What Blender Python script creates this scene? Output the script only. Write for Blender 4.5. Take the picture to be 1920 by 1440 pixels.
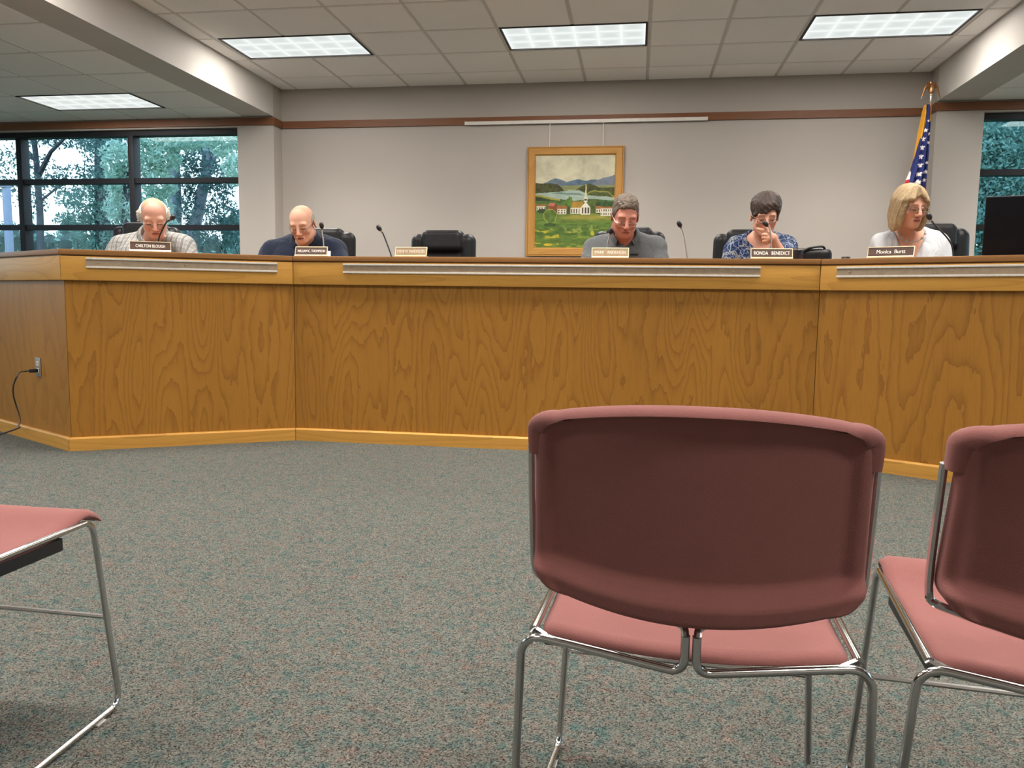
import bpy, bmesh, math, random
import numpy as np
from mathutils import Vector, Matrix

# ------------------------------------------------------------------ scene reset
for _o in list(bpy.data.objects):
    bpy.data.objects.remove(_o)
SC = bpy.context.scene
COL = SC.collection
RNG = np.random.default_rng(7)
random.seed(7)

# ------------------------------------------------------------------ camera
CAM_H = 0.92                       # seated observer holding a phone
F_PX = 1486.75
PITCH, YAW, ROLL = -0.1068, 0.1535, 0.0139


def cam_rot():
    cp, sp = math.cos(PITCH), math.sin(PITCH)
    cy, sy = math.cos(YAW), math.sin(YAW)
    cr, sr = math.cos(ROLL), math.sin(ROLL)
    R0 = np.array([[1, 0, 0], [0, 0, -1], [0, 1, 0]], float)
    Rx = np.array([[1, 0, 0], [0, cp, -sp], [0, sp, cp]])
    Rz = np.array([[cy, -sy, 0], [sy, cy, 0], [0, 0, 1]])
    Rr = np.array([[cr, -sr, 0], [sr, cr, 0], [0, 0, 1]])
    return Rz @ Rx @ R0 @ Rr


RC = cam_rot()
cam_data = bpy.data.cameras.new('camera')
cam_data.sensor_width = 36.0
cam_data.lens = F_PX / 1920 * 36.0
cam_data.clip_start = 0.05
cam_data.clip_end = 300
cam = bpy.data.objects.new('camera', cam_data)
COL.objects.link(cam)
_m = Matrix([list(RC[0]) + [0], list(RC[1]) + [0], list(RC[2]) + [CAM_H], [0, 0, 0, 1]])
cam.matrix_world = _m
SC.camera = cam


def at(u, v, y):
    """world point at distance y (metres from the camera towards the end wall) seen at photo position u, v"""
    d = RC @ np.array([(u - 960) / F_PX, (720 - v) / F_PX, -1.0])
    p = d * (y / d[1])
    return np.array([p[0], p[1], p[2] + CAM_H])


# ------------------------------------------------------------------ world, exposure
W = bpy.data.worlds.new('evening_sky')
SC.world = W
W.use_nodes = True
_n = W.node_tree.nodes
_n.clear()
_out = _n.new('ShaderNodeOutputWorld')
_bg = _n.new('ShaderNodeBackground')
_bg.inputs[1].default_value = 3.1
_tc = _n.new('ShaderNodeTexCoord')
_sep = _n.new('ShaderNodeSeparateXYZ')
_rmp = _n.new('ShaderNodeValToRGB')
_rmp.color_ramp.elements[0].position = 0.0
_rmp.color_ramp.elements[0].color = (0.86, 0.92, 1.0, 1)
_rmp.color_ramp.elements[1].position = 0.8
_rmp.color_ramp.elements[1].color = (0.46, 0.64, 1.0, 1)
W.node_tree.links.new(_tc.outputs['Generated'], _sep.inputs[0])
W.node_tree.links.new(_sep.outputs[2], _rmp.inputs[0])
W.node_tree.links.new(_rmp.outputs[0], _bg.inputs[0])
W.node_tree.links.new(_bg.outputs[0], _out.inputs[0])
SC.view_settings.view_transform = 'Standard'
SC.view_settings.look = 'None'
SC.view_settings.gamma = 1.0
SC.view_settings.exposure = 0.12
SC.view_settings.use_curve_mapping = False

LAMP_POWER = 27.0                  # each ceiling troffer, W
LAMP_COLOR = (1.0, 0.94, 0.88)
LAMP_SPREAD = 112.0
SCATTER_POWER = 25.5              # the part each lens scatters sideways
LENS_GLOW = 0.80                   # what the prismatic lens shows at a grazing angle

# ------------------------------------------------------------------ room measures
WALL_Y = 8.226                     # end wall
SIDE_Y = 8.03                      # window walls either side of it stand forward
XL, XR = -3.80, 2.675              # edges of the recessed middle bay
CEIL = 3.098
LOW = 2.784                        # lower ceilings beside the bay
XMIN, XMAX, YMIN = -8.6, 7.4, -1.9
T = 0.6096
GX, GY = -3.619, 7.783
DAIS = 0.30
TOPZ = 1.168                       # council desk ledge
D = 4.763


# ------------------------------------------------------------------ mesh helpers
def link(o, parent=None):
    COL.objects.link(o)
    if parent is not None:
        o.parent = parent
    return o


def tag(o, label=None, cat=None, group=None, kind=None):
    if label:
        o['label'] = label
    if cat:
        o['category'] = cat
    if group:
        o['group'] = group
    if kind:
        o['kind'] = kind
    return o


def empty(name, loc=(0, 0, 0), rz=0.0, label=None, cat=None, group=None):
    o = bpy.data.objects.new(name, None)
    o.empty_display_size = 0.1
    o.location = loc
    o.rotation_euler = (0, 0, rz)
    link(o)
    return tag(o, label, cat, group)


def copy_tree(o, parent=None):
    c = o.copy()
    COL.objects.link(c)
    c.parent = parent
    for ch in list(o.children):
        copy_tree(ch, c)
    return c


def fillet(pts, r, n=6):
    """polyline with its inner corners rounded to radius r"""
    P = [Vector(p) for p in pts]
    if not isinstance(r, (list, tuple)):
        r = [r] * len(P)
    out = [P[0]]
    for i in range(1, len(P) - 1):
        a, b, c = P[i - 1], P[i], P[i + 1]
        u, v = (a - b), (c - b)
        lu, lv = u.length, v.length
        u.normalize(); v.normalize()
        ang = u.angle(v)
        if ang > 3.10 or r[i] <= 0:
            out.append(b)
            continue
        d = min(r[i] / math.tan(ang / 2), lu * 0.48, lv * 0.48)
        rr = d * math.tan(ang / 2)
        w = (u + v).normalized()
        cen = b + w * (rr / math.sin(ang / 2))
        s, e = b + u * d - cen, b + v * d - cen
        for k in range(n + 1):
            t = k / n
            g = s.angle(e, 0.0)
            if g < 1e-4:
                out.append(cen + s)
            else:
                out.append(cen + s * (math.sin((1 - t) * g) / math.sin(g)) + e * (math.sin(t * g) / math.sin(g)))
    out.append(P[-1])
    return out


class MB:
    def __init__(self):
        self.v = []
        self.f = []

    def add(self, vs, fs):
        o = len(self.v)
        self.v += [tuple(p) for p in vs]
        self.f += [tuple(i + o for i in f) for f in fs]
        return self

    def box(self, lo, hi, M=None):
        x0, y0, z0 = lo
        x1, y1, z1 = hi
        vs = [(x0, y0, z0), (x1, y0, z0), (x1, y1, z0), (x0, y1, z0), (x0, y0, z1), (x1, y0, z1), (x1, y1, z1), (x0, y1, z1)]
        if M is not None:
            vs = [M @ Vector(p) for p in vs]
        return self.add(vs, [(0, 3, 2, 1), (4, 5, 6, 7), (0, 1, 5, 4), (1, 2, 6, 5), (2, 3, 7, 6), (3, 0, 4, 7)])

    def prism(self, plan, z0, z1, M=None):
        n = len(plan)
        vs = [(x, y, z0) for x, y in plan] + [(x, y, z1) for x, y in plan]
        if M is not None:
            vs = [M @ Vector(p) for p in vs]
        fs = [tuple(range(n - 1, -1, -1)), tuple(range(n, 2 * n))]
        fs += [(i, (i + 1) % n, n + (i + 1) % n, n + i) for i in range(n)]
        return self.add(vs, fs)

    def tube(self, pts, r, seg=10, cap=True):
        P = [Vector(p) for p in pts]
        Q = [P[0]]
        for p in P[1:]:
            if (p - Q[-1]).length > 1e-5:
                Q.append(p)
        P = Q
        n = len(P)
        R = r if isinstance(r, (list, tuple, np.ndarray)) else [r] * n
        if len(R) != n:
            R = list(np.interp(np.linspace(0, 1, n), np.linspace(0, 1, len(R)), R))
        t0 = (P[1] - P[0]).normalized()
        ref = Vector((0, 0, 1)) if abs(t0.z) < 0.9 else Vector((1, 0, 0))
        nx = t0.cross(ref).normalized()
        vs = []
        for i in range(n):
            if i == 0:
                t = (P[1] - P[0])
            elif i == n - 1:
                t = (P[-1] - P[-2])
            else:
                t = (P[i + 1] - P[i]).normalized() + (P[i] - P[i - 1]).normalized()
            t = t.normalized()
            nx = (nx - t * nx.dot(t)).normalized()
            ny = t.cross(nx)
            for k in range(seg):
                a = 2 * math.pi * k / seg
                vs.append(P[i] + (nx * math.cos(a) + ny * math.sin(a)) * R[i])
        fs = []
        for i in range(n - 1):
            for k in range(seg):
                k2 = (k + 1) % seg
                fs.append((i * seg + k, i * seg + k2, (i + 1) * seg + k2, (i + 1) * seg + k))
        if cap:
            fs.append(tuple(range(seg - 1, -1, -1)))
            fs.append(tuple((n - 1) * seg + k for k in range(seg)))
        return self.add(vs, fs)

    def lathe(self, prof, cen=(0, 0, 0), seg=24, M=None):
        n = len(prof)
        vs = []
        for r, z in prof:
            for k in range(seg):
                a = 2 * math.pi * k / seg
                p = Vector((r * math.cos(a), r * math.sin(a), z))
                if M is not None:
                    p = M @ p
                vs.append(p + Vector(cen))
        fs = []
        for i in range(n - 1):
            for k in range(seg):
                k2 = (k + 1) % seg
                fs.append((i * seg + k, i * seg + k2, (i + 1) * seg + k2, (i + 1) * seg + k))
        fs.append(tuple(range(seg - 1, -1, -1)))
        fs.append(tuple((n - 1) * seg + k for k in range(seg)))
        return self.add(vs, fs)

    def grid(self, A, flip=False, close_u=False):
        """A: array nu x nv x 3"""
        A = np.asarray(A, float)
        nu, nv = A.shape[:2]
        fs = []
        for i in range(nu if close_u else nu - 1):
            i2 = (i + 1) % nu
            for j in range(nv - 1):
                q = (i * nv + j, i2 * nv + j, i2 * nv + j + 1, i * nv + j + 1)
                fs.append(q[::-1] if flip else q)
        return self.add(A.reshape(-1, 3), fs)

    def build(self, name, mat, parent=None, smooth=False, bevel=0.0, seg=2, angle=None):
        me = bpy.data.meshes.new(name)
        me.from_pydata(self.v, [], self.f)
        me.validate()
        o = bpy.data.objects.new(name, me)
        if mat is not None:
            me.materials.append(mat)
        if bevel > 0:
            bm = bmesh.new()
            bm.from_mesh(me)
            ed = [e for e in bm.edges if len(e.link_faces) == 2 and e.calc_face_angle(0) > 0.5]
            bmesh.ops.bevel(bm, geom=ed, offset=bevel, segments=seg, affect='EDGES', profile=0.6, clamp_overlap=True)
            bm.to_mesh(me)
            bm.free()
            smooth = True if angle is None else smooth
        if smooth:
            me.polygons.foreach_set('use_smooth', np.ones(len(me.polygons), bool))
            me.set_sharp_from_angle(angle=angle or math.radians(40))
        link(o, parent)
        return o


def np_mesh(name, V, Fq, mat, parent=None, smooth=True, col=None):
    """mesh from numpy arrays (quads), optional per-vertex colour attribute"""
    me = bpy.data.meshes.new(name)
    me.vertices.add(len(V))
    me.vertices.foreach_set('co', np.asarray(V, np.float32).ravel())
    nf, k = Fq.shape
    me.loops.add(nf * k)
    me.loops.foreach_set('vertex_index', Fq.astype(np.int32).ravel())
    me.polygons.add(nf)
    me.polygons.foreach_set('loop_start', np.arange(0, nf * k, k, dtype=np.int32))
    me.update(calc_edges=True)
    if smooth:
        me.polygons.foreach_set('use_smooth', np.ones(nf, bool))
    if col is not None:
        a = me.color_attributes.new('Col', 'FLOAT_COLOR', 'POINT')
        c = np.ones((len(V), 4), np.float32)
        c[:, :3] = col
        a.data.foreach_set('color', c.ravel())
    if mat is not None:
        me.materials.append(mat)
    o = bpy.data.objects.new(name, me)
    link(o, parent)
    return o


def lin(r, g, b):
    f = lambda c: (c / 255 / 12.92) if c / 255 <= 0.04045 else ((c / 255 + 0.055) / 1.055) ** 2.4
    return (f(r), f(g), f(b))


# ------------------------------------------------------------------ materials
class Mat:
    def __init__(self, name):
        self.m = bpy.data.materials.new(name)
        self.m.use_nodes = True
        self.t = self.m.node_tree
        self.b = self.t.nodes['Principled BSDF']
        self.o = self.t.nodes['Material Output']

    def n(self, kind, **kw):
        x = self.t.nodes.new('ShaderNode' + kind)
        for k, v in kw.items():
            if k.startswith('i_'):
                x.inputs[k[2:].replace('_', ' ')].default_value = v
            else:
                setattr(x, k, v)
        return x

    def l(self, a, b):
        self.t.links.new(a, b)

    def coords(self, scale=(1, 1, 1), rot=(0, 0, 0), kind='Object'):
        tc = self.n('TexCoord')
        mp = self.n('Mapping')
        mp.inputs['Scale'].default_value = scale
        mp.inputs['Rotation'].default_value = rot
        self.l(tc.outputs[kind], mp.inputs['Vector'])
        return mp.outputs['Vector']

    def noise(self, vec, scale=5, detail=2, rough=0.5, dist=0.0):
        x = self.n('TexNoise')
        x.inputs['Scale'].default_value = scale
        x.inputs['Detail'].default_value = detail
        x.inputs['Roughness'].default_value = rough
        x.inputs['Distortion'].default_value = dist
        if vec is not None:
            self.l(vec, x.inputs['Vector'])
        return x.outputs['Fac']

    def math(self, op, a, b=None, c=None):
        x = self.n('Math', operation=op)
        for i, q in enumerate((a, b, c)):
            if q is None:
                continue
            if isinstance(q, (int, float)):
                x.inputs[i].default_value = q
            else:
                self.l(q, x.inputs[i])
        return x.outputs[0]

    def ramp(self, fac, stops, interp='LINEAR'):
        x = self.n('ValToRGB')
        cr = x.color_ramp
        cr.interpolation = interp
        while len(cr.elements) > 1:
            cr.elements.remove(cr.elements[-1])
        cr.elements[0].position = stops[0][0]
        cr.elements[0].color = (*stops[0][1], 1)
        for p, c in stops[1:]:
            e = cr.elements.new(p)
            e.color = (*c, 1)
        self.l(fac, x.inputs[0])
        return x.outputs[0]

    def mix(self, fac, a, b, blend='MIX'):
        x = self.n('Mix', data_type='RGBA', blend_type=blend)
        for s, q in ((x.inputs[0], fac), (x.inputs[6], a), (x.inputs[7], b)):
            if isinstance(q, (int, float)):
                s.default_value = q
            elif isinstance(q, tuple):
                s.default_value = (*q, 1)
            else:
                self.l(q, s)
        return x.outputs[2]

    def bump(self, h, strength=0.3, dist=0.01):
        x = self.n('Bump')
        x.inputs['Strength'].default_value = strength
        x.inputs['Distance'].default_value = dist
        self.l(h, x.inputs['Height'])
        self.l(x.outputs[0], self.b.inputs['Normal'])

    def set(self, color=None, rough=None, metal=None, spec=None, coat=None, sheen=None):
        b = self.b
        if color is not None:
            if isinstance(color, tuple):
                b.inputs['Base Color'].default_value = (*color, 1)
            else:
                self.l(color, b.inputs['Base Color'])
        if rough is not None:
            b.inputs['Roughness'].default_value = rough
        if metal is not None:
            b.inputs['Metallic'].default_value = metal
        if spec is not None:
            b.inputs['Specular IOR Level'].default_value = spec
        if coat is not None:
            b.inputs['Coat Weight'].default_value = coat
            b.inputs['Coat Roughness'].default_value = 0.2
        if sheen is not None:
            b.inputs['Sheen Weight'].default_value = sheen
        return self


def plain(name, color, rough=0.6, metal=0.0, noise=0.06, scale=30, bump=0.0, spec=None, sheen=None):
    m = Mat(name)
    v = m.coords()
    f = m.noise(v, scale, 3)
    c0 = tuple(max(0, c * (1 - noise * 2)) for c in color)
    c1 = tuple(min(1, c * (1 + noise * 2)) for c in color)
    m.set(m.ramp(f, [(0.3, c0), (0.7, c1)]), rough, metal, spec, sheen=sheen)
    if bump:
        m.bump(f, bump, 0.004)
    return m.m


def oak(name, horizontal=False, base=(0.37, 0.168, 0.026), dark=(0.195, 0.076, 0.012), seed=0.0, lines=13.0, contrast=1.0):
    """plain-sliced oak veneer: contour lines of a stretched noise give cathedral figures"""
    m = Mat(name)
    tc = m.n('TexCoord')
    mp = m.n('Mapping')
    mp.inputs['Location'].default_value = (seed * 3.1, seed * 1.7, seed * 2.3)
    m.l(tc.outputs['Object'], mp.inputs['Vector'])
    sc = m.n('Mapping')
    sc.inputs['Scale'].default_value = (0.55, 1, 7.0) if horizontal else (4.4, 1, 0.62)
    m.l(mp.outputs[0], sc.inputs['Vector'])
    base_n = m.noise(sc.outputs[0], 1.0, 1.2, 0.45, 0.0)
    sw = m.n('Mapping')
    sw.inputs['Scale'].default_value = (2.5, 8, 26) if horizontal else (34, 8, 9)
    m.l(mp.outputs[0], sw.inputs['Vector'])
    wob = m.noise(sw.outputs[0], 1.0, 2, 0.5)
    k = m.math('MULTIPLY_ADD', wob, 0.012 if horizontal else 0.045, base_n)
    ph = m.math('FRACT', m.math('MULTIPLY', k, lines))
    # soft early wood, sharp late-wood line
    line = m.math('POWER', ph, 4.0)
    pn = m.n('Mapping')
    pn.inputs['Scale'].default_value = (9, 30, 260) if horizontal else (260, 30, 9)
    m.l(mp.outputs[0], pn.inputs['Vector'])
    pores = m.noise(pn.outputs[0], 1.0, 2, 0.6)
    lo = m.n('Mapping')
    lo.inputs['Scale'].default_value = (0.5, 1, 3.0) if horizontal else (3.0, 1, 0.5)
    m.l(mp.outputs[0], lo.inputs['Vector'])
    tone = m.noise(lo.outputs[0], 1.0, 2, 0.5)
    c = m.mix(m.math('MULTIPLY', line, 0.62 * contrast), base, dark)
    c = m.mix(m.math('MULTIPLY', m.math('GREATER_THAN', pores, 0.56), 0.18), c, dark)
    c2 = m.mix(tone, (0.86, 0.84, 0.80), (1.12, 1.12, 1.10))
    c = m.mix(1.0, c, c2, 'MULTIPLY')
    m.set(c, 0.46, spec=0.30)
    m.bump(pores, 0.04, 0.002)
    return m.m


MAT = {}
_w = Mat('wall_paint')
_v = _w.coords()
_w.set(_w.mix(_w.noise(_v, 1.5, 2), (0.425, 0.385, 0.345), (0.46, 0.417, 0.373)), 0.75, spec=0.25)
_w.bump(_w.noise(_v, 220, 2), 0.06, 0.002)
MAT['wall'] = _w.m

_c = Mat('ceiling_tile_board')
_v = _c.coords()
_f = _c.noise(_v, 160, 2, 0.7)
_oi = _c.n('ObjectInfo')
_cc = _c.mix(_c.noise(_v, 3, 2), (0.92, 0.895, 0.87), (0.95, 0.925, 0.90))
_cc = _c.mix(_c.math('MULTIPLY', _c.math('LESS_THAN', _f, 0.40), 0.22), _cc, (0.62, 0.58, 0.54))
_cc = _c.mix(1.0, _cc, _c.mix(_oi.outputs['Random'], (0.955, 0.955, 0.955), (1.03, 1.025, 1.02)), 'MULTIPLY')
_c.set(_cc, 0.9, spec=0.15)
_c.bump(_f, 0.25, 0.003)
MAT['tile'] = _c.m
MAT['tbar'] = plain('ceiling_grid_metal', (0.60, 0.57, 0.53), 0.5, 0, 0.03)
MAT['soffit'] = plain('soffit_paint', (0.56, 0.53, 0.49), 0.8, 0, 0.02, 2)

_k = Mat('carpet_flecked')
_v = _k.coords()
_st = _k.n('Mapping')
_st.inputs['Scale'].default_value = (1.0, 1.35, 1.0)
_st.inputs['Rotation'].default_value = (0, 0, 0.5)
_k.l(_v, _st.inputs['Vector'])
_vo = _k.n('TexVoronoi')
_vo.inputs['Scale'].default_value = 310
_vo.inputs['Randomness'].default_value = 1.0
_k.l(_st.outputs[0], _vo.inputs['Vector'])
_sv = _k.n('SeparateColor')
_k.l(_vo.outputs['Color'], _sv.inputs[0])
_lo = _k.noise(_v, 34, 2, 0.6)
_lo2 = _k.noise(_v, 12, 2, 0.6)
_s = _k.math('MULTIPLY_ADD', _sv.outputs[0], 0.26, _k.math('MULTIPLY_ADD', _lo, 1.65, -0.46))
_s = _k.math('ADD', _s, _k.math('MULTIPLY_ADD', _lo2, 0.7, -0.35))
_kc = _k.ramp(_s, [(0.0, (0.058, 0.118, 0.110)), (0.18, (0.088, 0.136, 0.127)), (0.38, (0.125, 0.142, 0.129)), (0.55, (0.172, 0.169, 0.149)),
                   (0.72, (0.142, 0.134, 0.118)), (0.86, (0.198, 0.143, 0.121)), (1.0, (0.23, 0.172, 0.146))])
_dk = _k.ramp(_sv.outputs[1], [(0.0, (0.10, 0.11, 0.11)), (0.16, (0.28, 0.29, 0.29)), (0.34, (0.90, 0.90, 0.90)), (0.7, (1.12, 1.12, 1.10)), (1.0, (1.85, 1.82, 1.76))])
_kc = _k.mix(1.0, _kc, _dk, 'MULTIPLY')
_kc = _k.mix(1.0, _kc, (0.77, 0.76, 0.745), 'MULTIPLY')
_k.set(_kc, 0.95, spec=0.1, sheen=0.05)
_k.bump(_k.math('MULTIPLY', _vo.outputs['Distance'], -1.0), 0.6, 0.006)
MAT['carpet'] = _k.m

MAT['oak_a'] = oak('oak_veneer_a', seed=0.0, lines=18.0)
MAT['oak_b'] = oak('oak_veneer_b', seed=3.7, lines=20.0)
MAT['oak_c'] = oak('oak_veneer_c', seed=8.3, lines=14.0)
MAT['oak_d'] = oak('oak_veneer_d', seed=5.1, contrast=0.6)
MAT['oak_h'] = oak('oak_board', True, seed=1.3, lines=9.0, base=(0.58, 0.30, 0.062), dark=(0.38, 0.175, 0.034), contrast=0.8)
MAT['oak_cap'] = oak('oak_ledge', True, seed=6.3, lines=9.0, base=(0.30, 0.14, 0.045), dark=(0.19, 0.08, 0.02), contrast=0.6)
MAT['oak_trim'] = oak('oak_wall_trim', True, seed=2.9, lines=9.0, base=(0.215, 0.088, 0.042), dark=(0.13, 0.05, 0.02), contrast=0.6)
MAT['pine'] = oak('pine_frame', True, seed=4.2, lines=6.0, base=(0.47, 0.24, 0.06), dark=(0.30, 0.12, 0.03), contrast=0.6)
MAT['pine_v'] = oak('pine_frame_upright', False, seed=4.4, lines=7.0, base=(0.47, 0.24, 0.06), dark=(0.30, 0.12, 0.03), contrast=0.6)
MAT['window_metal'] = plain('dark_bronze_window_metal', (0.010, 0.009, 0.012), 0.5, 0.0, 0.05, spec=0.25)
MAT['alu'] = plain('brushed_aluminium', (0.72, 0.67, 0.60), 0.35, 0.10, 0.04, 60)
MAT['rail_insert'] = plain('tan_rail_insert', (0.34, 0.255, 0.172), 0.6, 0.0, 0.06)
MAT['chrome'] = plain('chrome_tube', (0.60, 0.60, 0.60), 0.12, 1.0, 0.02)
MAT['black_plastic'] = plain('black_plastic', (0.014, 0.014, 0.016), 0.45, 0, 0.1)
MAT['black_screen'] = plain('black_monitor_back', (0.005, 0.005, 0.008), 0.55, 0, 0.1, spec=0.15)
MAT['rubber'] = plain('black_cord_rubber', (0.012, 0.011, 0.011), 0.5, 0, 0.1)
MAT['white_plastic'] = plain('ivory_plastic', (0.62, 0.58, 0.50), 0.4, 0, 0.02)
MAT['steel'] = plain('stainless_plate', (0.5, 0.47, 0.43), 0.35, 0.8, 0.03)
MAT['white_metal'] = plain('white_painted_metal', (0.72, 0.68, 0.62), 0.45, 0, 0.02)
MAT['gold'] = plain('gold_anodised_metal', (0.86, 0.70, 0.45), 0.30, 0.45, 0.03)
MAT['brown_plate'] = plain('brown_engraving_plate', (0.085, 0.042, 0.028), 0.4, 0, 0.05)
MAT['glare_plate'] = plain('engraving_plate_painted_glare', (0.36, 0.255, 0.15), 0.4, 0.2, 0.05)  # brown plate turned tan: the light it reflects is put into the colour
MAT['letter_white'] = plain('engraved_white', (0.85, 0.80, 0.72), 0.6, 0, 0.0)
MAT['letter_cream'] = plain('engraved_cream', (0.72, 0.63, 0.50), 0.6, 0, 0.0)
MAT['paper'] = plain('white_paper', (0.82, 0.80, 0.77), 0.8, 0, 0.01)
MAT['fixture_black'] = plain('fixture_shadow_gap', (0.02, 0.02, 0.022), 0.6, 0, 0.05)
MAT['brass'] = plain('aged_brass', (0.42, 0.22, 0.10), 0.35, 0.9, 0.06)


def leather():
    m = Mat('black_leather')
    v = m.coords()
    f = m.noise(v, 90, 4, 0.6)
    g = m.noise(v, 7, 2)
    m.set(m.mix(g, (0.006, 0.006, 0.007), (0.012, 0.012, 0.013)), 0.42, spec=0.3)
    m.bump(m.math('ADD', f, m.math('MULTIPLY', g, 2.0)), 0.35, 0.004)
    return m.m


def pink(name, a, b):
    m = Mat(name)
    v = m.coords()
    f = m.noise(v, 26, 4, 0.65)
    g = m.noise(v, 420, 2)
    m.set(m.mix(m.math('MULTIPLY_ADD', g, 0.5, m.math('MULTIPLY', f, 0.5)), a, b), 0.92, spec=0.10, sheen=0.08)
    m.bump(g, 0.25, 0.002)
    return m.m


MAT['leather'] = leather()
MAT['pink'] = pink('dusty_rose_wool', (0.218, 0.086, 0.077), (0.288, 0.118, 0.107))

# prismatic lens of a ceiling light: gives off light, with the lens' own square pattern
_e = Mat('light_lens')
_v = _e.coords()
_sx = _e.n('SeparateXYZ')
_e.l(_v, _sx.inputs[0])
_ux = _e.math('ABSOLUTE', _e.math('SINE', _e.math('MULTIPLY', _sx.outputs[0], math.pi / 0.1905)))
_uy = _e.math('ABSOLUTE', _e.math('SINE', _e.math('MULTIPLY', _e.math('ADD', _sx.outputs[1], 0.275), math.pi / 0.1833)))
_gx = _e.math('SUBTRACT', 1.0, _e.math('POWER', _ux, 0.35))
_gy = _e.math('SUBTRACT', 1.0, _e.math('POWER', _uy, 0.6))
_gl = _e.math('MAXIMUM', _gx, _e.math('MULTIPLY', _gy, 0.8))
_ec = _e.mix(_gl, (0.82, 0.875, 0.85), (1.25, 1.30, 1.26))
_em = _e.n('Emission')
_e.l(_ec, _em.inputs[0])
_em.inputs[1].default_value = LENS_GLOW
_e.l(_em.outputs[0], _e.o.inputs[0])
MAT['lens'] = _e.m

# clear window glass: see-through with its own mirror reflection
_g = Mat('window_glass')
_tr = _g.n('BsdfTransparent')
_tr.inputs[0].default_value = (0.80, 0.90, 0.90, 1)
_gs = _g.n('BsdfGlossy')
_gs.inputs['Roughness'].default_value = 0.02
_lw = _g.n('LayerWeight')
_lw.inputs[0].default_value = 0.5
_fr = _g.math('MULTIPLY_ADD', _g.math('POWER', _lw.outputs['Facing'], 5.0), 0.5, 0.014)
_mx = _g.n('MixShader')
_g.l(_fr, _mx.inputs[0])
_g.l(_tr.outputs[0], _mx.inputs[1])
_g.l(_gs.outputs[0], _mx.inputs[2])
_g.l(_mx.outputs[0], _g.o.inputs[0])
MAT['glass'] = _g.m


def vcol(name, rough=0.5, spec=0.4, sss=0.0, bump=0.0, grain=0.0):
    m = Mat(name)
    a = m.n('Attribute', attribute_name='Col')
    c = a.outputs['Color']
    v = m.coords()
    f = m.noise(v, 120, 3)
    if grain:
        c = m.mix(1.0, c, m.mix(f, (1 - grain,) * 3, (1 + grain,) * 3), 'MULTIPLY')
    m.set(c, rough, spec=spec)
    if sss:
        m.b.inputs['Subsurface Weight'].default_value = sss
        m.b.inputs['Subsurface Radius'].default_value = (0.01, 0.004, 0.002)
        m.b.inputs['Subsurface Scale'].default_value = 1.0
    if bump:
        m.bump(f, bump, 0.002)
    return m.m


MAT['skin'] = vcol('skin', 0.52, 0.25, 0.0, 0.08, 0.06)
MAT['canvas'] = vcol('oil_on_canvas', 0.5, 0.3, 0, 0.25, 0.05)
MAT['flag_cloth'] = vcol('flag_cloth', 0.7, 0.2, 0, 0.05, 0.04)

# ================================================================== ROOM
def slab(name, lo, hi, mat, kind='structure', parent=None, bevel=0.0):
    o = MB().box(lo, hi).build(name, mat, parent, bevel=bevel)
    if parent is None and kind:
        o['kind'] = kind
    return o


slab('floor', (XMIN, YMIN, -0.1), (XMAX, WALL_Y + 0.2, 0.0), MAT['carpet'])

# end wall, side window walls (built round their openings), back and flank walls
slab('wall_back', (XL, WALL_Y, 0), (XR, WALL_Y + 0.2, CEIL + 0.1), MAT['wall'])
slab('wall_rear', (XMIN, YMIN - 0.15, 0), (XMAX, YMIN, CEIL + 0.1), MAT['wall'])
WIN_Z0, WIN_Z1 = 1.02, 2.675
WLX = (-8.2, -4.205)
WRX = (3.085, 7.0)
FLANK = (0.4, 7.2)                  # window run along each flank wall
for _nm, _x0, _x1 in (('wall_flank_west', XMIN - 0.15, XMIN), ('wall_flank_east', XMAX, XMAX + 0.15)):
    _m = MB()
    _m.box((_x0, YMIN, 0), (_x1, SIDE_Y + 0.3, WIN_Z0)); _m.box((_x0, YMIN, WIN_Z1), (_x1, SIDE_Y + 0.3, CEIL + 0.1))
    _m.box((_x0, YMIN, WIN_Z0), (_x1, FLANK[0], WIN_Z1)); _m.box((_x0, FLANK[1], WIN_Z0), (_x1, SIDE_Y + 0.3, WIN_Z1))
    _m.build(_nm, MAT['wall'])['kind'] = 'structure'


def flank_window(name, x):
    o = empty(name, (x, FLANK[0], WIN_Z0))
    o['kind'] = 'structure'
    L, Hh = FLANK[1] - FLANK[0], WIN_Z1 - WIN_Z0
    f = MB()
    f.box((-.06, 0, 0), (.06, L, .05)); f.box((-.06, 0, Hh - .055), (.06, L, Hh))
    f.box((-.06, 0, .05), (.06, .03, Hh - .055)); f.box((-.06, L - .03, .05), (.06, L, Hh - .055))
    f.build('window_frame', MAT['window_metal'], o)
    for k in range(5):
        a, b = .03 + (L - .06) * k / 5, .03 + (L - .06) * (k + 1) / 5
        if k:
            MB().box((-.055, a - .03, .05), (.055, a + .03, Hh - .055)).build('mullion', MAT['window_metal'], o)
        MB().box((-.003, a + .03 * (k > 0), .05), (.003, b - .03 * (k < 4), Hh - .055)).build('pane', MAT['glass'], o)




def window_wall(name, x0, x1, wx0, wx1):
    m = MB()
    y0, y1 = SIDE_Y, SIDE_Y + 0.3
    m.box((x0, y0, 0), (x1, y1, WIN_Z0))
    m.box((x0, y0, WIN_Z1), (x1, y1, CEIL))
    m.box((x0, y0, WIN_Z0), (wx0, y1, WIN_Z1))
    m.box((wx1, y0, WIN_Z0), (x1, y1, WIN_Z1))
    o = m.build(name, MAT['wall'])
    o['kind'] = 'structure'
    return o


window_wall('wall_left', XMIN, XL, *WLX)
window_wall('wall_right', XR, XMAX, *WRX)


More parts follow.
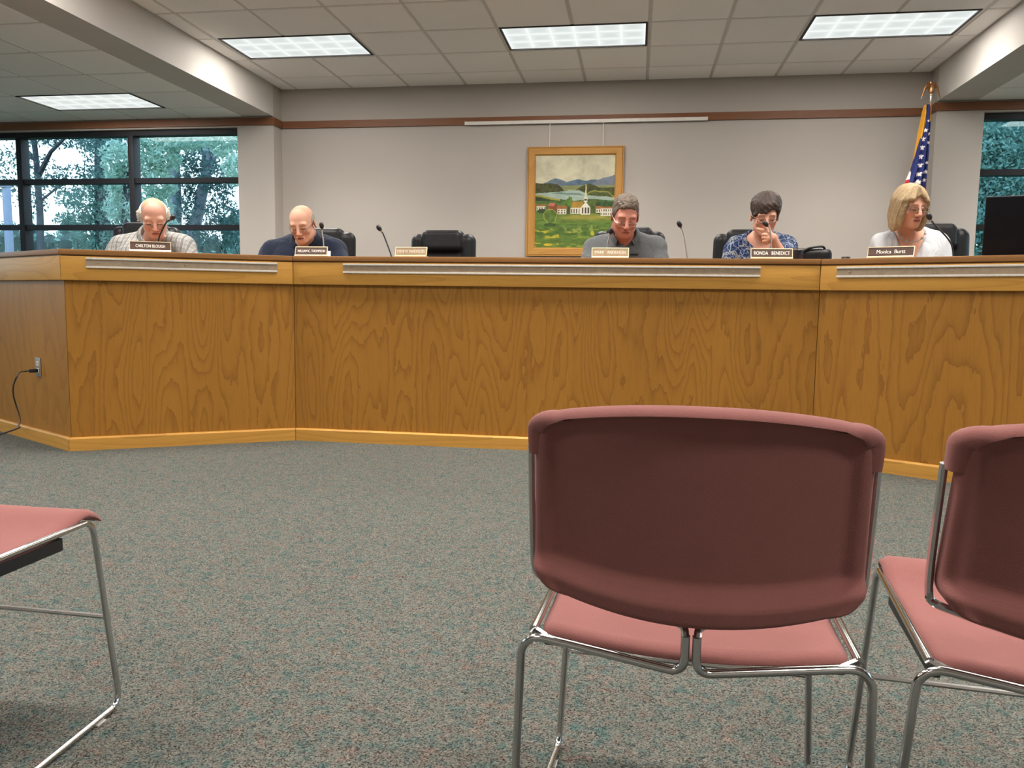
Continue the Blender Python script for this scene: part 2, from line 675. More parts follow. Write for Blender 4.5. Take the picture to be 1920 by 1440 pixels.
def window(name, wx, mull, rails):
    """dark metal window: outer frame, each mullion and rail, each pane"""
    x0, x1 = wx
    o = empty(name, (x0, SIDE_Y, WIN_Z0))
    o['kind'] = 'structure'
    L = lambda p: (p[0] - x0, p[1] - SIDE_Y, p[2] - WIN_Z0)
    ya, yb = SIDE_Y + 0.045, SIDE_Y + 0.165
    fr = MB()
    fr.box(L((x0, ya, WIN_Z1 - 0.055)), L((x1, yb, WIN_Z1)))
    fr.box(L((x0, ya, WIN_Z0)), L((x1, yb, WIN_Z0 + 0.05)))
    fr.box(L((x0, ya, WIN_Z0 + 0.05)), L((x0 + 0.012, yb, WIN_Z1 - 0.055)))
    fr.box(L((x1 - 0.012, ya, WIN_Z0 + 0.05)), L((x1, yb, WIN_Z1 - 0.055)))
    fr.build('window_frame', MAT['window_metal'], o)
    xs = [x0] + list(mull) + [x1]
    zs = [WIN_Z0 + 0.05] + list(rails) + [WIN_Z1 - 0.055]
    for x in mull:
        MB().box(L((x - 0.032, ya - 0.005, WIN_Z0 + 0.05)), L((x + 0.032, yb, WIN_Z1 - 0.055))).build('mullion', MAT['window_metal'], o, bevel=0.003)
    for a, b in zip(xs[:-1], xs[1:]):
        for z in rails:
            MB().box(L((a + 0.03, ya + 0.01, z - 0.027)), L((b - 0.03, yb - 0.01, z + 0.027))).build('rail', MAT['window_metal'], o)
        for c, d in zip(zs[:-1], zs[1:]):
            MB().box(L((a + 0.012, ya + 0.055, c + 0.002)), L((b - 0.012, ya + 0.061, d - 0.002))).build('pane', MAT['glass'], o)
    return o


window('window_1', WLX, (-6.83, -5.47), (1.645, 2.145))
window('window_2', WRX, (4.37, 5.72), (1.645, 2.145))
flank_window('window_3', XMIN - 0.075)
flank_window('window_4', XMAX + 0.075)
slab('window_sill', (WLX[0], SIDE_Y - 0.02, WIN_Z0 - 0.03), (WLX[1], SIDE_Y + 0.045, WIN_Z0), MAT['window_metal'])
slab('window_sill', (WRX[0], SIDE_Y - 0.02, WIN_Z0 - 0.03), (WRX[1], SIDE_Y + 0.045, WIN_Z0), MAT['window_metal'])

# wood trim band
TZ0, TZ1 = 2.692, 2.765
for nm, lo, hi in (('trim_1', (XL, WALL_Y - 0.02, TZ0), (XR, WALL_Y, TZ1)),
                   ('trim_2', (XMIN, SIDE_Y - 0.02, TZ0), (XL + 0.02, SIDE_Y, TZ1)),
                   ('trim_3', (XR - 0.02, SIDE_Y - 0.02, TZ0), (XMAX, SIDE_Y, TZ1)),
                   ('trim_4', (XL, SIDE_Y, TZ0), (XL + 0.02, WALL_Y - 0.02, TZ1)),
                   ('trim_5', (XR - 0.02, SIDE_Y, TZ0), (XR, WALL_Y - 0.02, TZ1))):
    slab(nm, lo, hi, MAT['oak_trim'])

# raised platform behind the council desk
_p = MB().prism([(-4.15, 4.80), (-3.22, 4.25), (-2.13, 4.86), (1.03, 4.86), (2.12, 4.20), (3.1, 4.72), (XR + 0.35, SIDE_Y - 0.02), (XR - 0.005, SIDE_Y - 0.02), (XR - 0.005, WALL_Y - 0.005),
                 (XL + 0.005, WALL_Y - 0.005), (XL + 0.005, SIDE_Y - 0.02), (XL - 0.35, SIDE_Y - 0.02)], 0.0, DAIS).build('floor_platform', MAT['carpet'])
_p['kind'] = 'structure'


# ---- ceilings: board slab above, metal grid, single tiles
def tile_mesh(w, d, name):
    """lay-in tile: chamfered rim, face a little below the grid"""
    z = [0.012, 0.0, -0.006]
    ins = [0.013, 0.013, 0.019]
    vs, fs = [], []
    for zz, i in zip(z, ins):
        vs += [(i, i, zz), (w - i, i, zz), (w - i, d - i, zz), (i, d - i, zz)]
    for k in range(2):
        for j in range(4):
            j2 = (j + 1) % 4
            fs.append((k * 4 + j, (k + 1) * 4 + j, (k + 1) * 4 + j2, k * 4 + j2))
    fs.append((8, 11, 10, 9))
    fs.append((0, 1, 2, 3))
    me = bpy.data.meshes.new(name)
    me.from_pydata(vs, [], fs)
    me.materials.append(MAT['tile'])
    return me


def ceiling(name, x0, x1, y0, y1, z, gx, gy, lights, near_y):
    root = slab(name, (x0, y0, z + 0.03), (x1, y1, z + 0.12), MAT['tile'])
    xs = sorted({x0, x1} | {gx + k * T for k in range(-40, 41) if x0 + 0.05 < gx + k * T < x1 - 0.05})
    ys = sorted({y0, y1} | {gy + k * T for k in range(-40, 41) if y0 + 0.05 < gy + k * T < y1 - 0.05})
    taken = set()
    for (lx, ly) in lights:                       # a light covers two bays along x
        for i in range(len(xs) - 1):
            for j in range(len(ys) - 1):
                cx, cy = (xs[i] + xs[i + 1]) / 2, (ys[j] + ys[j + 1]) / 2
                if abs(cx - lx) < 0.62 and abs(cy - ly) < 0.31:
                    taken.add((i, j))
    g = MB()
    for x in xs:
        segs = [(y0, y1)]
        for (lx, ly) in lights:
            if abs(x - lx) < 0.3:
                ns = []
                for a, b in segs:
                    if a < ly < b:
                        ns += [(a, ly - T / 2), (ly + T / 2, b)]
                    else:
                        ns.append((a, b))
                segs = ns
        for a, b in segs:
            g.box((x - 0.012, a, z), (x + 0.012, b, z + 0.03))
    for y in ys:
        for a, b in zip(xs[:-1], xs[1:]):
            g.box((a + 0.0121, y - 0.012, z + 0.0005), (b - 0.0121, y + 0.012, z + 0.03))
    g.build('ceiling_grid', MAT['tbar'], root)
    cache = {}
    far = MB()
    for i in range(len(xs) - 1):
        for j in range(len(ys) - 1):
            if (i, j) in taken:
                continue
            w, d = xs[i + 1] - xs[i], ys[j + 1] - ys[j]
            key = (round(w, 3), round(d, 3))
            if key not in cache:
                cache[key] = tile_mesh(w, d, 'ceiling_tile')
            if ys[j + 1] > near_y:
                o = bpy.data.objects.new('ceiling_tile', cache[key])
                o.location = (xs[i], ys[j], z)
                link(o, root)
            else:
                me = cache[key]
                far.add([(v.co.x + xs[i], v.co.y + ys[j], v.co.z + z) for v in me.vertices], [tuple(p.vertices) for p in me.polygons])
    if far.v:
        o = far.build('ceiling_tile_field', MAT['tile'], root)
        o['kind'] = 'stuff'
    return root


MAIN_L = [(x, y) for y in (6.8686, 4.4302, 1.9918, -0.4466) for x in (-3.0094, -0.571, 1.8674)]
LOW_LX = -5.945 + T
LEFT_L = [(LOW_LX, y) for y in (7.295, 2.418)]
RIGHT_L = [(4.27, y) for y in (7.295, 2.418)]
ceiling('ceiling', XL + 0.005, XR - 0.005, YMIN, WALL_Y, CEIL, GX, GY, [q for i, q in enumerate(MAIN_L) if i != 10], 4.2)
ceiling('ceiling_low_west', XMIN, XL - 0.33, YMIN, SIDE_Y, LOW, -5.945 + 0.0, 7.60, LEFT_L, 3.9)
ceiling('ceiling_low_east', XR + 0.33, XMAX, YMIN, SIDE_Y, LOW, 3.66, 7.60, RIGHT_L, 4.4)
for nm, x0, x1 in (('ceiling_beam', XL - 0.33, XL), ('ceiling_beam', XR, XR + 0.33)):
    slab(nm, (x0, YMIN, LOW - 0.004), (x1, SIDE_Y, CEIL + 0.12), MAT['soffit'])

# ---- ceiling lights
_lens = None


def ceiling_light(x, y, z, label, group=None):
    global _lens
    o = empty('ceiling_light', (x, y, z), 0, label, 'ceiling light', group)
    w, d = T - 0.014, T / 2 - 0.014
    if _lens is None:
        f = MB()
        a = 0.018
        f.box((-w, -d, -0.004), (w, -d + a, 0.028)); f.box((-w, d - a, -0.004), (w, d, 0.028))
        f.box((-w, -d + a, -0.004), (-w + a, d - a, 0.028)); f.box((w - a, -d + a, -0.004), (w, d - a, 0.028))
        fm = f.build('light_frame', MAT['fixture_black'], o)
        b = MB()
        b.box((-w + a, -d + a, 0.004), (w - a, d - a, 0.012))
        lm = b.build('light_lens', MAT['lens'], o)
        ld = bpy.data.lights.new('tube_light', 'AREA')
        ld.shape = 'RECTANGLE'
        ld.size, ld.size_y = 2 * (w - a) - 0.02, 2 * (d - a) - 0.02
        ld.energy = LAMP_POWER
        ld.color = LAMP_COLOR
        ld.spread = math.radians(LAMP_SPREAD)
        l2 = bpy.data.lights.new('lens_scatter', 'AREA')
        l2.shape = 'RECTANGLE'
        l2.size, l2.size_y = ld.size, ld.size_y
        l2.energy, l2.color, l2.spread = SCATTER_POWER, LAMP_COLOR, math.pi
        _lens = (fm.data, lm.data, ld, l2)
    else:
        link(bpy.data.objects.new('light_frame', _lens[0]), o)
        link(bpy.data.objects.new('light_lens', _lens[1]), o)
    lo = bpy.data.objects.new('tube_light', _lens[2])
    lo.location = (0, 0, 0.0025)
    link(lo, o)
    lo = bpy.data.objects.new('lens_scatter', _lens[3])
    lo.location = (0, 0, 0.0022)
    link(lo, o)
    return o


for i, (x, y) in enumerate(MAIN_L):
    if i == 10:
        continue
    if i < 3:
        lab = ['lit ceiling light panel closest to the beam beside the wide window', 'lit ceiling light panel above the framed village painting', 'lit ceiling light panel closest to the flag pole'][i]
        ceiling_light(x, y, CEIL - 0.0005, lab, 'ceiling lights')
    else:
        row = ['', 'over the carpet before the desk', 'over the rose chairs', 'behind the rose chairs'][i // 3]
        col = ['window side', 'middle', 'monitor side'][i % 3]
        ceiling_light(x, y, CEIL - 0.0005, 'ceiling light panel %s, %s of its row' % (row, col), 'ceiling lights out of the frame')
for i, (x, y) in enumerate(LEFT_L):
    lab = ['lit ceiling light panel in the low ceiling before the wide window', 'low side ceiling light panel beside the rose chairs, window side'][i]
    ceiling_light(x, y, LOW - 0.0005, lab, 'ceiling lights' if i == 0 else 'ceiling lights out of the frame')
for i, (x, y) in enumerate(RIGHT_L):
    lab = ['low side ceiling light panel before the window behind the monitor', 'low side ceiling light panel beside the rose chairs, monitor side'][i]
    ceiling_light(x, y, LOW - 0.0005, lab, 'ceiling lights out of the frame')

_sd = empty('smoke_detector', (-2.45, 5.02, CEIL - 0.006), 0, 'round white detector on a ceiling tile near the beam', 'detector')
MB().lathe([(0.02, -0.045), (0.045, -0.043), (0.062, -0.03), (0.068, -0.012), (0.068, 0.0)]).build('detector_body', MAT['white_plastic'], _sd, smooth=True)
MB().lathe([(0.07, -0.004), (0.072, -0.002), (0.072, 0.001)]).build('mounting_ring', MAT['white_metal'], _sd, smooth=True)

# ================================================================== OUTSIDE
_gr = Mat('lawn')
_v = _gr.coords()
_gr.set(_gr.mix(_gr.noise(_v, 3, 4), (0.03, 0.07, 0.025), (0.07, 0.13, 0.05)), 0.9)
slab('ground_outside', (-60, -40, -0.45), (60, 90, -0.35), _gr.m)


def leaf_mat(name, a, b):
    m = Mat(name)
    at_ = m.n('Attribute', attribute_name='Col')
    s = m.n('SeparateColor')
    m.l(at_.outputs['Color'], s.inputs[0])
    c = m.mix(s.outputs[0], a, b)
    m.set(c, 0.55, spec=0.3)
    tl = m.n('BsdfTranslucent')
    m.l(c, tl.inputs[0])
    mx = m.n('MixShader')
    mx.inputs[0].default_value = 0.35
    m.l(m.b.outputs[0], mx.inputs[1])
    m.l(tl.outputs[0], mx.inputs[2])
    m.l(mx.outputs[0], m.o.inputs[0])
    return m.m


LEAF_A = leaf_mat('leaves_blue_green', (0.10, 0.225, 0.19), (0.28, 0.47, 0.38))
LEAF_B = leaf_mat('leaves_pale_green', (0.33, 0.52, 0.43), (0.62, 0.78, 0.66))
LEAF_C = leaf_mat('leaves_dark', (0.05, 0.115, 0.11), (0.16, 0.29, 0.26))
LEAF_D = leaf_mat('leaves_teal_haze', (0.15, 0.33, 0.29), (0.34, 0.56, 0.49))
BARK_D = plain('dark_bark', (0.06, 0.065, 0.08), 0.9, 0, 0.2, 9, 0.5)
BARK = plain('grey_bark', (0.24, 0.26, 0.31), 0.9, 0, 0.2, 9, 0.5)


def leaves(blobs, n, size, rng):
    """n small folded leaf quads spread over a list of (centre, radii) blobs, thicker towards each blob's skin"""
    w = np.array([r[0] * r[1] * r[2] for _, r in blobs]) ** (2 / 3)
    k = rng.choice(len(blobs), n, p=w / w.sum())
    C = np.array([b[0] for b in blobs])[k]
    R = np.array([b[1] for b in blobs])[k]
    d = rng.normal(size=(n, 3))
    d /= np.linalg.norm(d, axis=1)[:, None]
    P = C + d * R * rng.uniform(0.25, 1.05, (n, 1)) ** 0.6
    a = rng.normal(size=(n, 3)); a /= np.linalg.norm(a, axis=1)[:, None]
    b = np.cross(a, rng.normal(size=(n, 3))); b /= np.linalg.norm(b, axis=1)[:, None]
    s = size * rng.uniform(0.6, 1.3, (n, 1))
    q = np.stack([P - a * s, P + b * s * 0.42, P + a * s, P - b * s * 0.42], 1).reshape(-1, 3)
    F = np.arange(4 * n).reshape(n, 4)
    col = np.repeat(np.clip(rng.normal(0.45, 0.25, n), 0, 1), 4)
    return q, F, np.stack([col] * 3, 1)


def tree(name, label, cat, base, trunk, branches, blobs, n, size, mat, group='trees outside the windows'):
    rng = np.random.default_rng(abs(hash((round(base[0] * 10), round(base[1] * 10)))) % 1000)
    o = empty(name, base, 0, label, cat, group)
    B = Vector(base)
    if trunk:
        bk = BARK if name == 'ash_tree' else BARK_D
        MB().tube([Vector(p) - B for p in trunk[0]], trunk[1], 10).build('trunk', bk, o, smooth=True)
        for pts, r in branches:
            MB().tube([Vector(p) - B for p in pts], r, 7).build('branch', bk, o, smooth=True)
    q, F, c = leaves([((Vector(a) - B), r) for a, r in blobs], n, size, rng)
    cr = np_mesh('crown', q, F, mat, o, smooth=False, col=c)
    cr['kind'] = 'stuff'
    return o


def A(u, v, y):
    return tuple(at(u, v, y))


# airy maple whose branches cross the first bays of the wide window
Y1 = 15.5
tree('maple_tree', 'open airy tree with dark branches against the sky behind the wide window', 'tree', (A(70, 470, Y1)[0], Y1, -0.35),
     ([(A(70, 470, Y1)[0], Y1, -0.4), A(75, 400, Y1), A(70, 320, Y1), A(60, 225, Y1), A(50, 100, Y1)], [0.09, 0.07, 0.06, 0.05, 0.03]),
     [([A(72, 330, Y1), A(95, 285, Y1 - .3), A(125, 255, Y1 - .6), A(160, 225, Y1 - .8)], [0.06, 0.04, 0.03, 0.02]),
      ([A(66, 300, Y1), A(40, 270, Y1), A(10, 235, Y1)], [0.05, 0.03, 0.02]),
      ([A(72, 380, Y1), A(110, 350, Y1), A(140, 340, Y1)], [0.03, 0.02, 0.01])],
     [(A(60, 255, Y1), (.55, .6, .25)), (A(120, 258, Y1), (.8, .7, .22)), (A(175, 262, Y1), (.7, .6, .28)), (A(200, 300, Y1), (.45, .5, .45)), (A(70, 305, Y1), (.3, .5, .2)),
      (A(140, 322, Y1), (.45, .4, .16)), (A(85, 340, Y1), (.5, .4, .2)), (A(60, 375, Y1), (.35, .4, .3)), (A(110, 345, Y1), (.4, .4, .2)), (A(15, 300, Y1), (.4, .5, .3)), (A(10, 350, Y1), (.35, .4, .3))],
     3000, 0.045, LEAF_C)
Y2 = 17.0
tree('oak_tree', 'dense dark green tree filling the middle pane of the wide window', 'tree', (A(190, 470, Y2)[0], Y2, -0.35),
     ([(A(190, 470, Y2)[0], Y2, -0.4), A(192, 400, Y2), A(188, 300, Y2), A(185, 200, Y2)], [0.2, 0.17, 0.13, 0.08]), [],
     [(A(165, 375, Y2), (.75, .7, .28)), (A(200, 345, Y2), (.6, .6, .3)), (A(150, 415, Y2), (.55, .6, .22)), (A(205, 410, Y2), (.6, .6, .42)), (A(195, 450, Y2), (.7, .7, .35)),
      (A(195, 260, Y2), (.5, .5, .5)), (A(215, 240, Y2), (.45, .5, .3))],
     6200, 0.052, LEAF_A)
Y3 = 14.0
tree('linden_tree', 'pale green leafy tree between the two window mullions', 'tree', (A(235, 470, Y3)[0], Y3, -0.35),
     ([(A(236, 470, Y3)[0], Y3, -0.4), A(238, 400, Y3), A(240, 300, Y3)], [0.12, 0.1, 0.06]), [],
     [(A(222, 300, Y3), (.28, .4, .35)), (A(228, 345, Y3), (.26, .4, .35)), (A(228, 390, Y3), (.26, .4, .32)), (A(270, 300, Y3), (.35, .4, .4)), (A(285, 260, Y3), (.4, .4, .25)),
      (A(300, 345, Y3), (.3, .4, .25)), (A(310, 295, Y3), (.25, .4, .3)), (A(270, 400, Y3), (.3, .4, .3)), (A(292, 385, Y3), (.3, .4, .3)), (A(300, 430, Y3), (.35, .4, .3)), (A(350, 265, Y3), (.4, .4, .2)), (A(420, 262, Y3), (.35, .4, .35)), (A(442, 320, Y3), (.2, .4, .3))],
     9500, 0.052, LEAF_B)
Y4 = 16.0
tree('ash_tree', 'grey double trunked tree behind the pane beside the pillar', 'tree', (A(340, 470, Y4)[0], Y4, -0.35),
     ([(A(326, 480, Y4)[0], Y4, -0.4), A(326, 470, Y4), A(328, 380, Y4), A(326, 300, Y4), A(330, 200, Y4)], [0.17, 0.16, 0.14, 0.12, 0.08]),
     [([(A(352, 480, Y4)[0], Y4, -0.35), A(355, 470, Y4), A(372, 395, Y4), A(388, 320, Y4), A(384, 250, Y4), A(380, 180, Y4)], [0.15, 0.14, 0.12, 0.10, 0.08, 0.05]),
      ([A(390, 320, Y4), A(405, 290, Y4), A(432, 270, Y4)], [0.06, 0.05, 0.03]),
      ([A(328, 315, Y4), A(338, 275, Y4), A(336, 225, Y4)], [0.03, 0.02, 0.015])],
     [(A(365, 340, Y4), (.3, .5, .4)), (A(360, 390, Y4), (.3, .5, .4)), (A(410, 340, Y4), (.35, .5, .4)), (A(420, 400, Y4), (.35, .5, .4)), (A(370, 290, Y4), (.5, .5, .4)),
      (A(410, 440, Y4), (.6, .5, .3)), (A(330, 255, Y4), (.6, .5, .2)), (A(300, 420, Y4), (.4, .4, .3))],
     4800, 0.05, LEAF_C)
# trees behind the narrow window on the monitor side
for (u, v, y, lm, lab, nm) in ((1872, 300, 12.0, LEAF_D, 'blue green tree close behind the window above the monitor', 'maple_tree'),
                               (1925, 330, 14.0, LEAF_A, 'darker tree showing behind the blue green one above the monitor', 'oak_tree')):
    tree(nm, lab, 'tree', (A(u, 470, y)[0], y, -0.35), ([(A(u, 470, y)[0], y, -0.4), A(u, 400, y), A(u + 8, 220, y)], [0.15, 0.12, 0.07]),
         [([A(u, 330, y), A(u + 20, 290, y), A(u + 40, 250, y)], [0.05, 0.03, 0.02])],
         [(A(u, 230, y), (.7, .6, .4)), (A(u - 20, 280, y), (.5, .6, .4)), (A(u + 40, 290, y), (.7, .6, .45)), (A(u, 350, y), (.6, .6, .4)), (A(u + 20, 410, y), (.7, .6, .4)), (A(u - 30, 420, y), (.5, .6, .4)),
          (A(u + 10, 480, y), (.8, .6, .5)), (A(u - 25, 340, y), (.35, .5, .35))],
         22000, 0.040, lm)


# clipped hedge and far wood edge
def bush(name, label, x0, x1, y, h, n, size, mat, cat='hedge'):
    rng = np.random.default_rng(int(h * 100) + int(abs(x0) * 10))
    o = empty(name, ((x0 + x1) / 2, y, -0.35), 0, label, cat)
    bl = []
    k = int((x1 - x0) / 0.9) + 1
    for i in range(k):
        hh = h * rng.uniform(0.8, 1.08)
        bl.append(((x0 + (i + .5) * (x1 - x0) / k - (x0 + x1) / 2, rng.uniform(-.3, .3), hh * 0.5), (0.85, 0.7, hh * 0.53)))
    q, F, c = leaves(bl, n, size, rng)
    f = np_mesh('foliage', q, F, mat, o, smooth=False, col=c)
    f['kind'] = 'stuff'
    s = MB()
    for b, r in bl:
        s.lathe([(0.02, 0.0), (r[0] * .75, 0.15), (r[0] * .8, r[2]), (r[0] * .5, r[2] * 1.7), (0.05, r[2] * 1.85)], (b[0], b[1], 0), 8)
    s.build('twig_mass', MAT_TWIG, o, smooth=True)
    return o


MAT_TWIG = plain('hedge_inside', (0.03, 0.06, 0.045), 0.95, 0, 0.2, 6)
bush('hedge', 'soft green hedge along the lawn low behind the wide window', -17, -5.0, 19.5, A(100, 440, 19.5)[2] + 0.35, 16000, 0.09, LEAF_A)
bush('wood_edge', 'hazy row of far bushes above the hedge behind the wide window', -34, -12, 38, A(100, 408, 38)[2] + 0.35, 12000, 0.16, LEAF_A, 'bushes')

# street lamp seen in the first pane
YL = 11.5
_lp = at(18, 470, YL)
lamp = empty('street_lamp', (_lp[0], YL, -0.35), 0, 'blue grey square street lamp with a warm lit head outside the wide window', 'lamp post')
_h = at(20, 352, YL)[2] + 0.35
MAT['lamp_paint'] = plain('lamp_paint', (0.26, 0.30, 0.42), 0.5, 0.0, 0.05)
MB().box((-0.045, -0.045, 0.03), (0.045, 0.045, _h)).build('post', MAT['lamp_paint'], lamp, bevel=0.006)
MB().box((-0.11, -0.11, 0.0), (0.11, 0.11, 0.03)).build('base_plate', MAT['lamp_paint'], lamp, bevel=0.005)
_lh = MB()
_lh.box((-0.50, -0.07, _h), (0.045, 0.07, _h + 0.06)).build('lamp_head', MAT['lamp_paint'], lamp, bevel=0.015)
_le = Mat('lamp_glow')
_em = _le.n('Emission')
_em.inputs[0].default_value = (1.0, 0.62, 0.36, 1)
_em.inputs[1].default_value = 3.0
_le.l(_le.mix(_le.noise(_le.coords(), 20), (1.0, 0.6, 0.34), (1.0, 0.66, 0.4)), _em.inputs[0])
_le.l(_em.outputs[0], _le.o.inputs[0])
MB().box((-0.46, -0.05, _h - 0.006), (-0.08, 0.05, _h + 0.002)).build('lamp_lens', _le.m, lamp)
_ll = bpy.data.lights.new('lamp_light', 'SPOT')
_ll.energy = 60
_ll.color = (1.0, 0.45, 0.2)
_ll.spot_size = math.radians(150)
_lo = bpy.data.objects.new('lamp_light', _ll)
_lo.location = (-0.27, 0, _h - 0.03)
link(_lo, lamp)

# ================================================================== COUNCIL DESK
P0, P1, P2, P3 = (-4.191, 4.663), (-3.2445, 4.131), (-2.137, 4.763), (1.029, 4.763)
_dr = (0.853, -0.522)
P4 = (P3[0] + _dr[0] * 1.34, P3[1] + _dr[1] * 1.34)
P5 = (P4[0] + 0.872 * 1.08, P4[1] + 0.49 * 1.08)
PATH = [P0, P1, P2, P3, P4, P5]
DIRS = [math.atan2(b[1] - a[1], b[0] - a[0]) for a, b in zip(PATH[:-1], PATH[1:])]
LENS = [math.dist(a, b) for a, b in zip(PATH[:-1], PATH[1:])]


class Seg:
    """one straight run of the desk in its own frame: x along the front, y to the back, mitred ends"""

    def __init__(self, i, root, gap=0.0015):
        self.i, self.root = i, root
        th0 = DIRS[i] - DIRS[i - 1] if i > 0 else 0.0
        th1 = DIRS[i + 1] - DIRS[i] if i < len(DIRS) - 1 else 0.0
        self.t0, self.t1, self.L, self.g = math.tan(th0 / 2), math.tan(th1 / 2), LENS[i], gap

    def xs(self, o):
        return self.g + o * self.t0, self.L - self.g - o * self.t1

    def prism(self, name, o0, o1, z0, z1, mat, bevel=0.0, parent=None, M=None):
        a0, b0 = self.xs(o0)
        a1, b1 = self.xs(o1)
        m = MB().prism([(a0, o0), (b0, o0), (b1, o1), (a1, o1)], z0, z1, M)
        return m.build(name, mat, parent or self.root, bevel=bevel)


def desk_run(i, root, panel_mat, M=None, surface=True):
    s = Seg(i, root)
    s.prism('front_panel', 0.0, 0.022, 0.012, 1.004, panel_mat, M=M)
    bb = MB()
    a0, b0 = s.xs(-0.020); a1, b1 = s.xs(-0.012); a2, b2 = s.xs(-0.0005)
    vs = []
    for (a, b, o, z) in ((a0, b0, -0.020, 0.0), (a0, b0, -0.020, 0.070), (a1, b1, -0.012, 0.078), (a2, b2, -0.0005, 0.079), (a2, b2, -0.0005, 0.0)):
        vs += [(a, o, z), (b, o, z)]
    fs = [(0, 1, 3, 2), (2, 3, 5, 4), (4, 5, 7, 6), (6, 7, 9, 8), (8, 9, 1, 0), (0, 2, 4, 6, 8), (9, 7, 5, 3, 1)]
    if M is not None:
        vs = [M @ Vector(p) for p in vs]
    bb.add(vs, fs).build('base_board', MAT['oak_h'], root)
    s.prism('fascia', -0.024, 0.022, 0.993, 1.130, MAT['oak_h'], 0.002, M=M)
    s.prism('ledge_reveal', -0.014, 0.018, 1.1305, 1.1375, MAT['oak_cap'], M=M)
    s.prism('ledge_cap', -0.030, 0.20, 1.138, TOPZ, MAT['oak_cap'], 0.003, M=M)
    if surface:
        s.prism('back_panel', 0.16, 0.18, 1.0205, 1.1375, MAT['oak_d'], M=M)
        s.prism('work_surface', 0.024, 0.36, 0.985, 1.02, MAT['oak_cap'], 0.003, M=M)
        s.prism('rear_apron', 0.05, 0.07, 0.32, 0.984, MAT['oak_d'], M=M)
    return s


def display_rail(root, x0, x1, M=None):
    r = MB().box((x0, -0.0285, 1.068), (x1, -0.0245, 1.120), M).build('display_rail', MAT['rail_insert'], root)
    for z in (1.064, 1.112):
        MB().box((x0, -0.035, z), (x1, -0.0246, z + 0.011), M).build('rail_lip', MAT['alu'], r, bevel=0.0015)
    n = 3
    for k in range(n):
        x = x0 + (x1 - x0) * (0.06 + 0.88 * k / (n - 1))
        MM = Matrix.Translation((x, -0.0285, 1.093)) @ Matrix.Rotation(math.pi / 2, 4, 'X')
        if M is not None:
            MM = M @ MM
        MB().lathe([(0.006, -0.002), (0.006, 0.0015), (0.003, 0.003)], (0, 0, 0), 10, MM).build('rail_screw', MAT['rail_insert'], r)


# window-side wing carries the short return with the outlet
wing_a = empty('council_desk', (P1[0], P1[1], 0), DIRS[1], 'oak council desk wing that turns a corner, with a socket on its short return', 'desk', 'oak council desk sections')
sA = desk_run(1, wing_a, MAT['oak_a'])
_Mr = Matrix.Rotation(-DIRS[1], 4, 'Z') @ Matrix.Translation((P0[0] - P1[0], P0[1] - P1[1], 0)) @ Matrix.Rotation(DIRS[0], 4, 'Z')
desk_run(0, wing_a, MAT['oak_d'], _Mr, True)
main = empty('council_desk', (P2[0], P2[1], 0), 0, 'long straight middle section of the oak council desk', 'desk', 'oak council desk sections')
sB = desk_run(2, main, MAT['oak_b'])
wing_c = empty('council_desk', (P3[0], P3[1], 0), DIRS[3], 'oak council desk wing under the black monitor', 'desk', 'oak council desk sections')
sC = desk_run(3, wing_c, MAT['oak_c'])
_Mr2 = Matrix.Rotation(-DIRS[3], 4, 'Z') @ Matrix.Translation((P4[0] - P3[0], P4[1] - P3[1], 0)) @ Matrix.Rotation(DIRS[4], 4, 'Z')
desk_run(4, wing_c, MAT['oak_d'], _Mr2, True)


def on_front(i, u, v=500, off=0.0):
    """distance along desk run i where the sight line at photo column u meets its front"""
    p, q = PATH[i], PATH[i + 1]
    d = RC @ np.array([(u - 960) / F_PX, (720 - v) / F_PX, -1.0])
    ex, ey = (q[0] - p[0]) / LENS[i], (q[1] - p[1]) / LENS[i]
    px, py = p[0] - ey * off, p[1] + ex * off
    s = np.linalg.solve(np.array([[ex, -d[0]], [ey, -d[1]]]), np.array([-px, -py]))
    return float(s[0])


display_rail(wing_a, on_front(1, 161, 490, -.03), on_front(1, 520, 498, -.03))
display_rail(main, on_front(2, 643, 500, -.03), on_front(2, 1426, 506, -.03))
display_rail(wing_c, on_front(3, 1569, 506, -.03), 1.25)


def on_desk(i, s, o, z=TOPZ):
    a = DIRS[i]
    return (PATH[i][0] + math.cos(a) * s - math.sin(a) * o, PATH[i][1] + math.sin(a) * s + math.cos(a) * o, z)


# ---- wall socket and the black cord plugged into it
_c0 = at(73, 688, 4.0)
_so = on_front(0, 73, 688)
_oz = CAM_H - 0.1047 * (on_desk(0, _so, 0)[1])
outlet = empty('wall_outlet', on_desk(0, _so, -0.0015, _oz), DIRS[0], 'steel wall outlet plate on the short end of the oak desk', 'outlet')
MB().box((-0.036, -0.006, -0.058), (0.036, 0.0, 0.058)).build('cover_plate', MAT['steel'], outlet, bevel=0.002)
for z in (0.021, -0.021):
    r = MB().box((-0.017, -0.0085, z - 0.0145), (0.017, -0.0055, z + 0.0145)).build('receptacle', MAT['white_plastic'], outlet, bevel=0.003)
    for x in (-0.007, 0.007):
        MB().box((x - 0.0012, -0.0088, z - 0.003), (x + 0.0012, -0.0084, z + 0.007)).build('slot', MAT['black_plastic'], r)
_A = Matrix.Rotation(DIRS[0], 4, 'Z')
_pl = np.array(on_desk(0, _so, -0.0105, _oz - 0.021))
cord = empty('power_cord', tuple(_pl), DIRS[0], 'black power cord plugged into the desk outlet and trailing on the carpet', 'cord')
MB().prism([(-0.013, 0.0), (0.013, 0.0), (0.011, -0.026), (0.006, -0.045), (-0.006, -0.045), (-0.011, -0.026)], -0.011, 0.011).build('plug', MAT['rubber'], cord, bevel=0.003)
_loc = lambda w: tuple(Matrix.Rotation(-DIRS[0], 3, 'Z') @ (Vector(w) - Vector(_pl)))
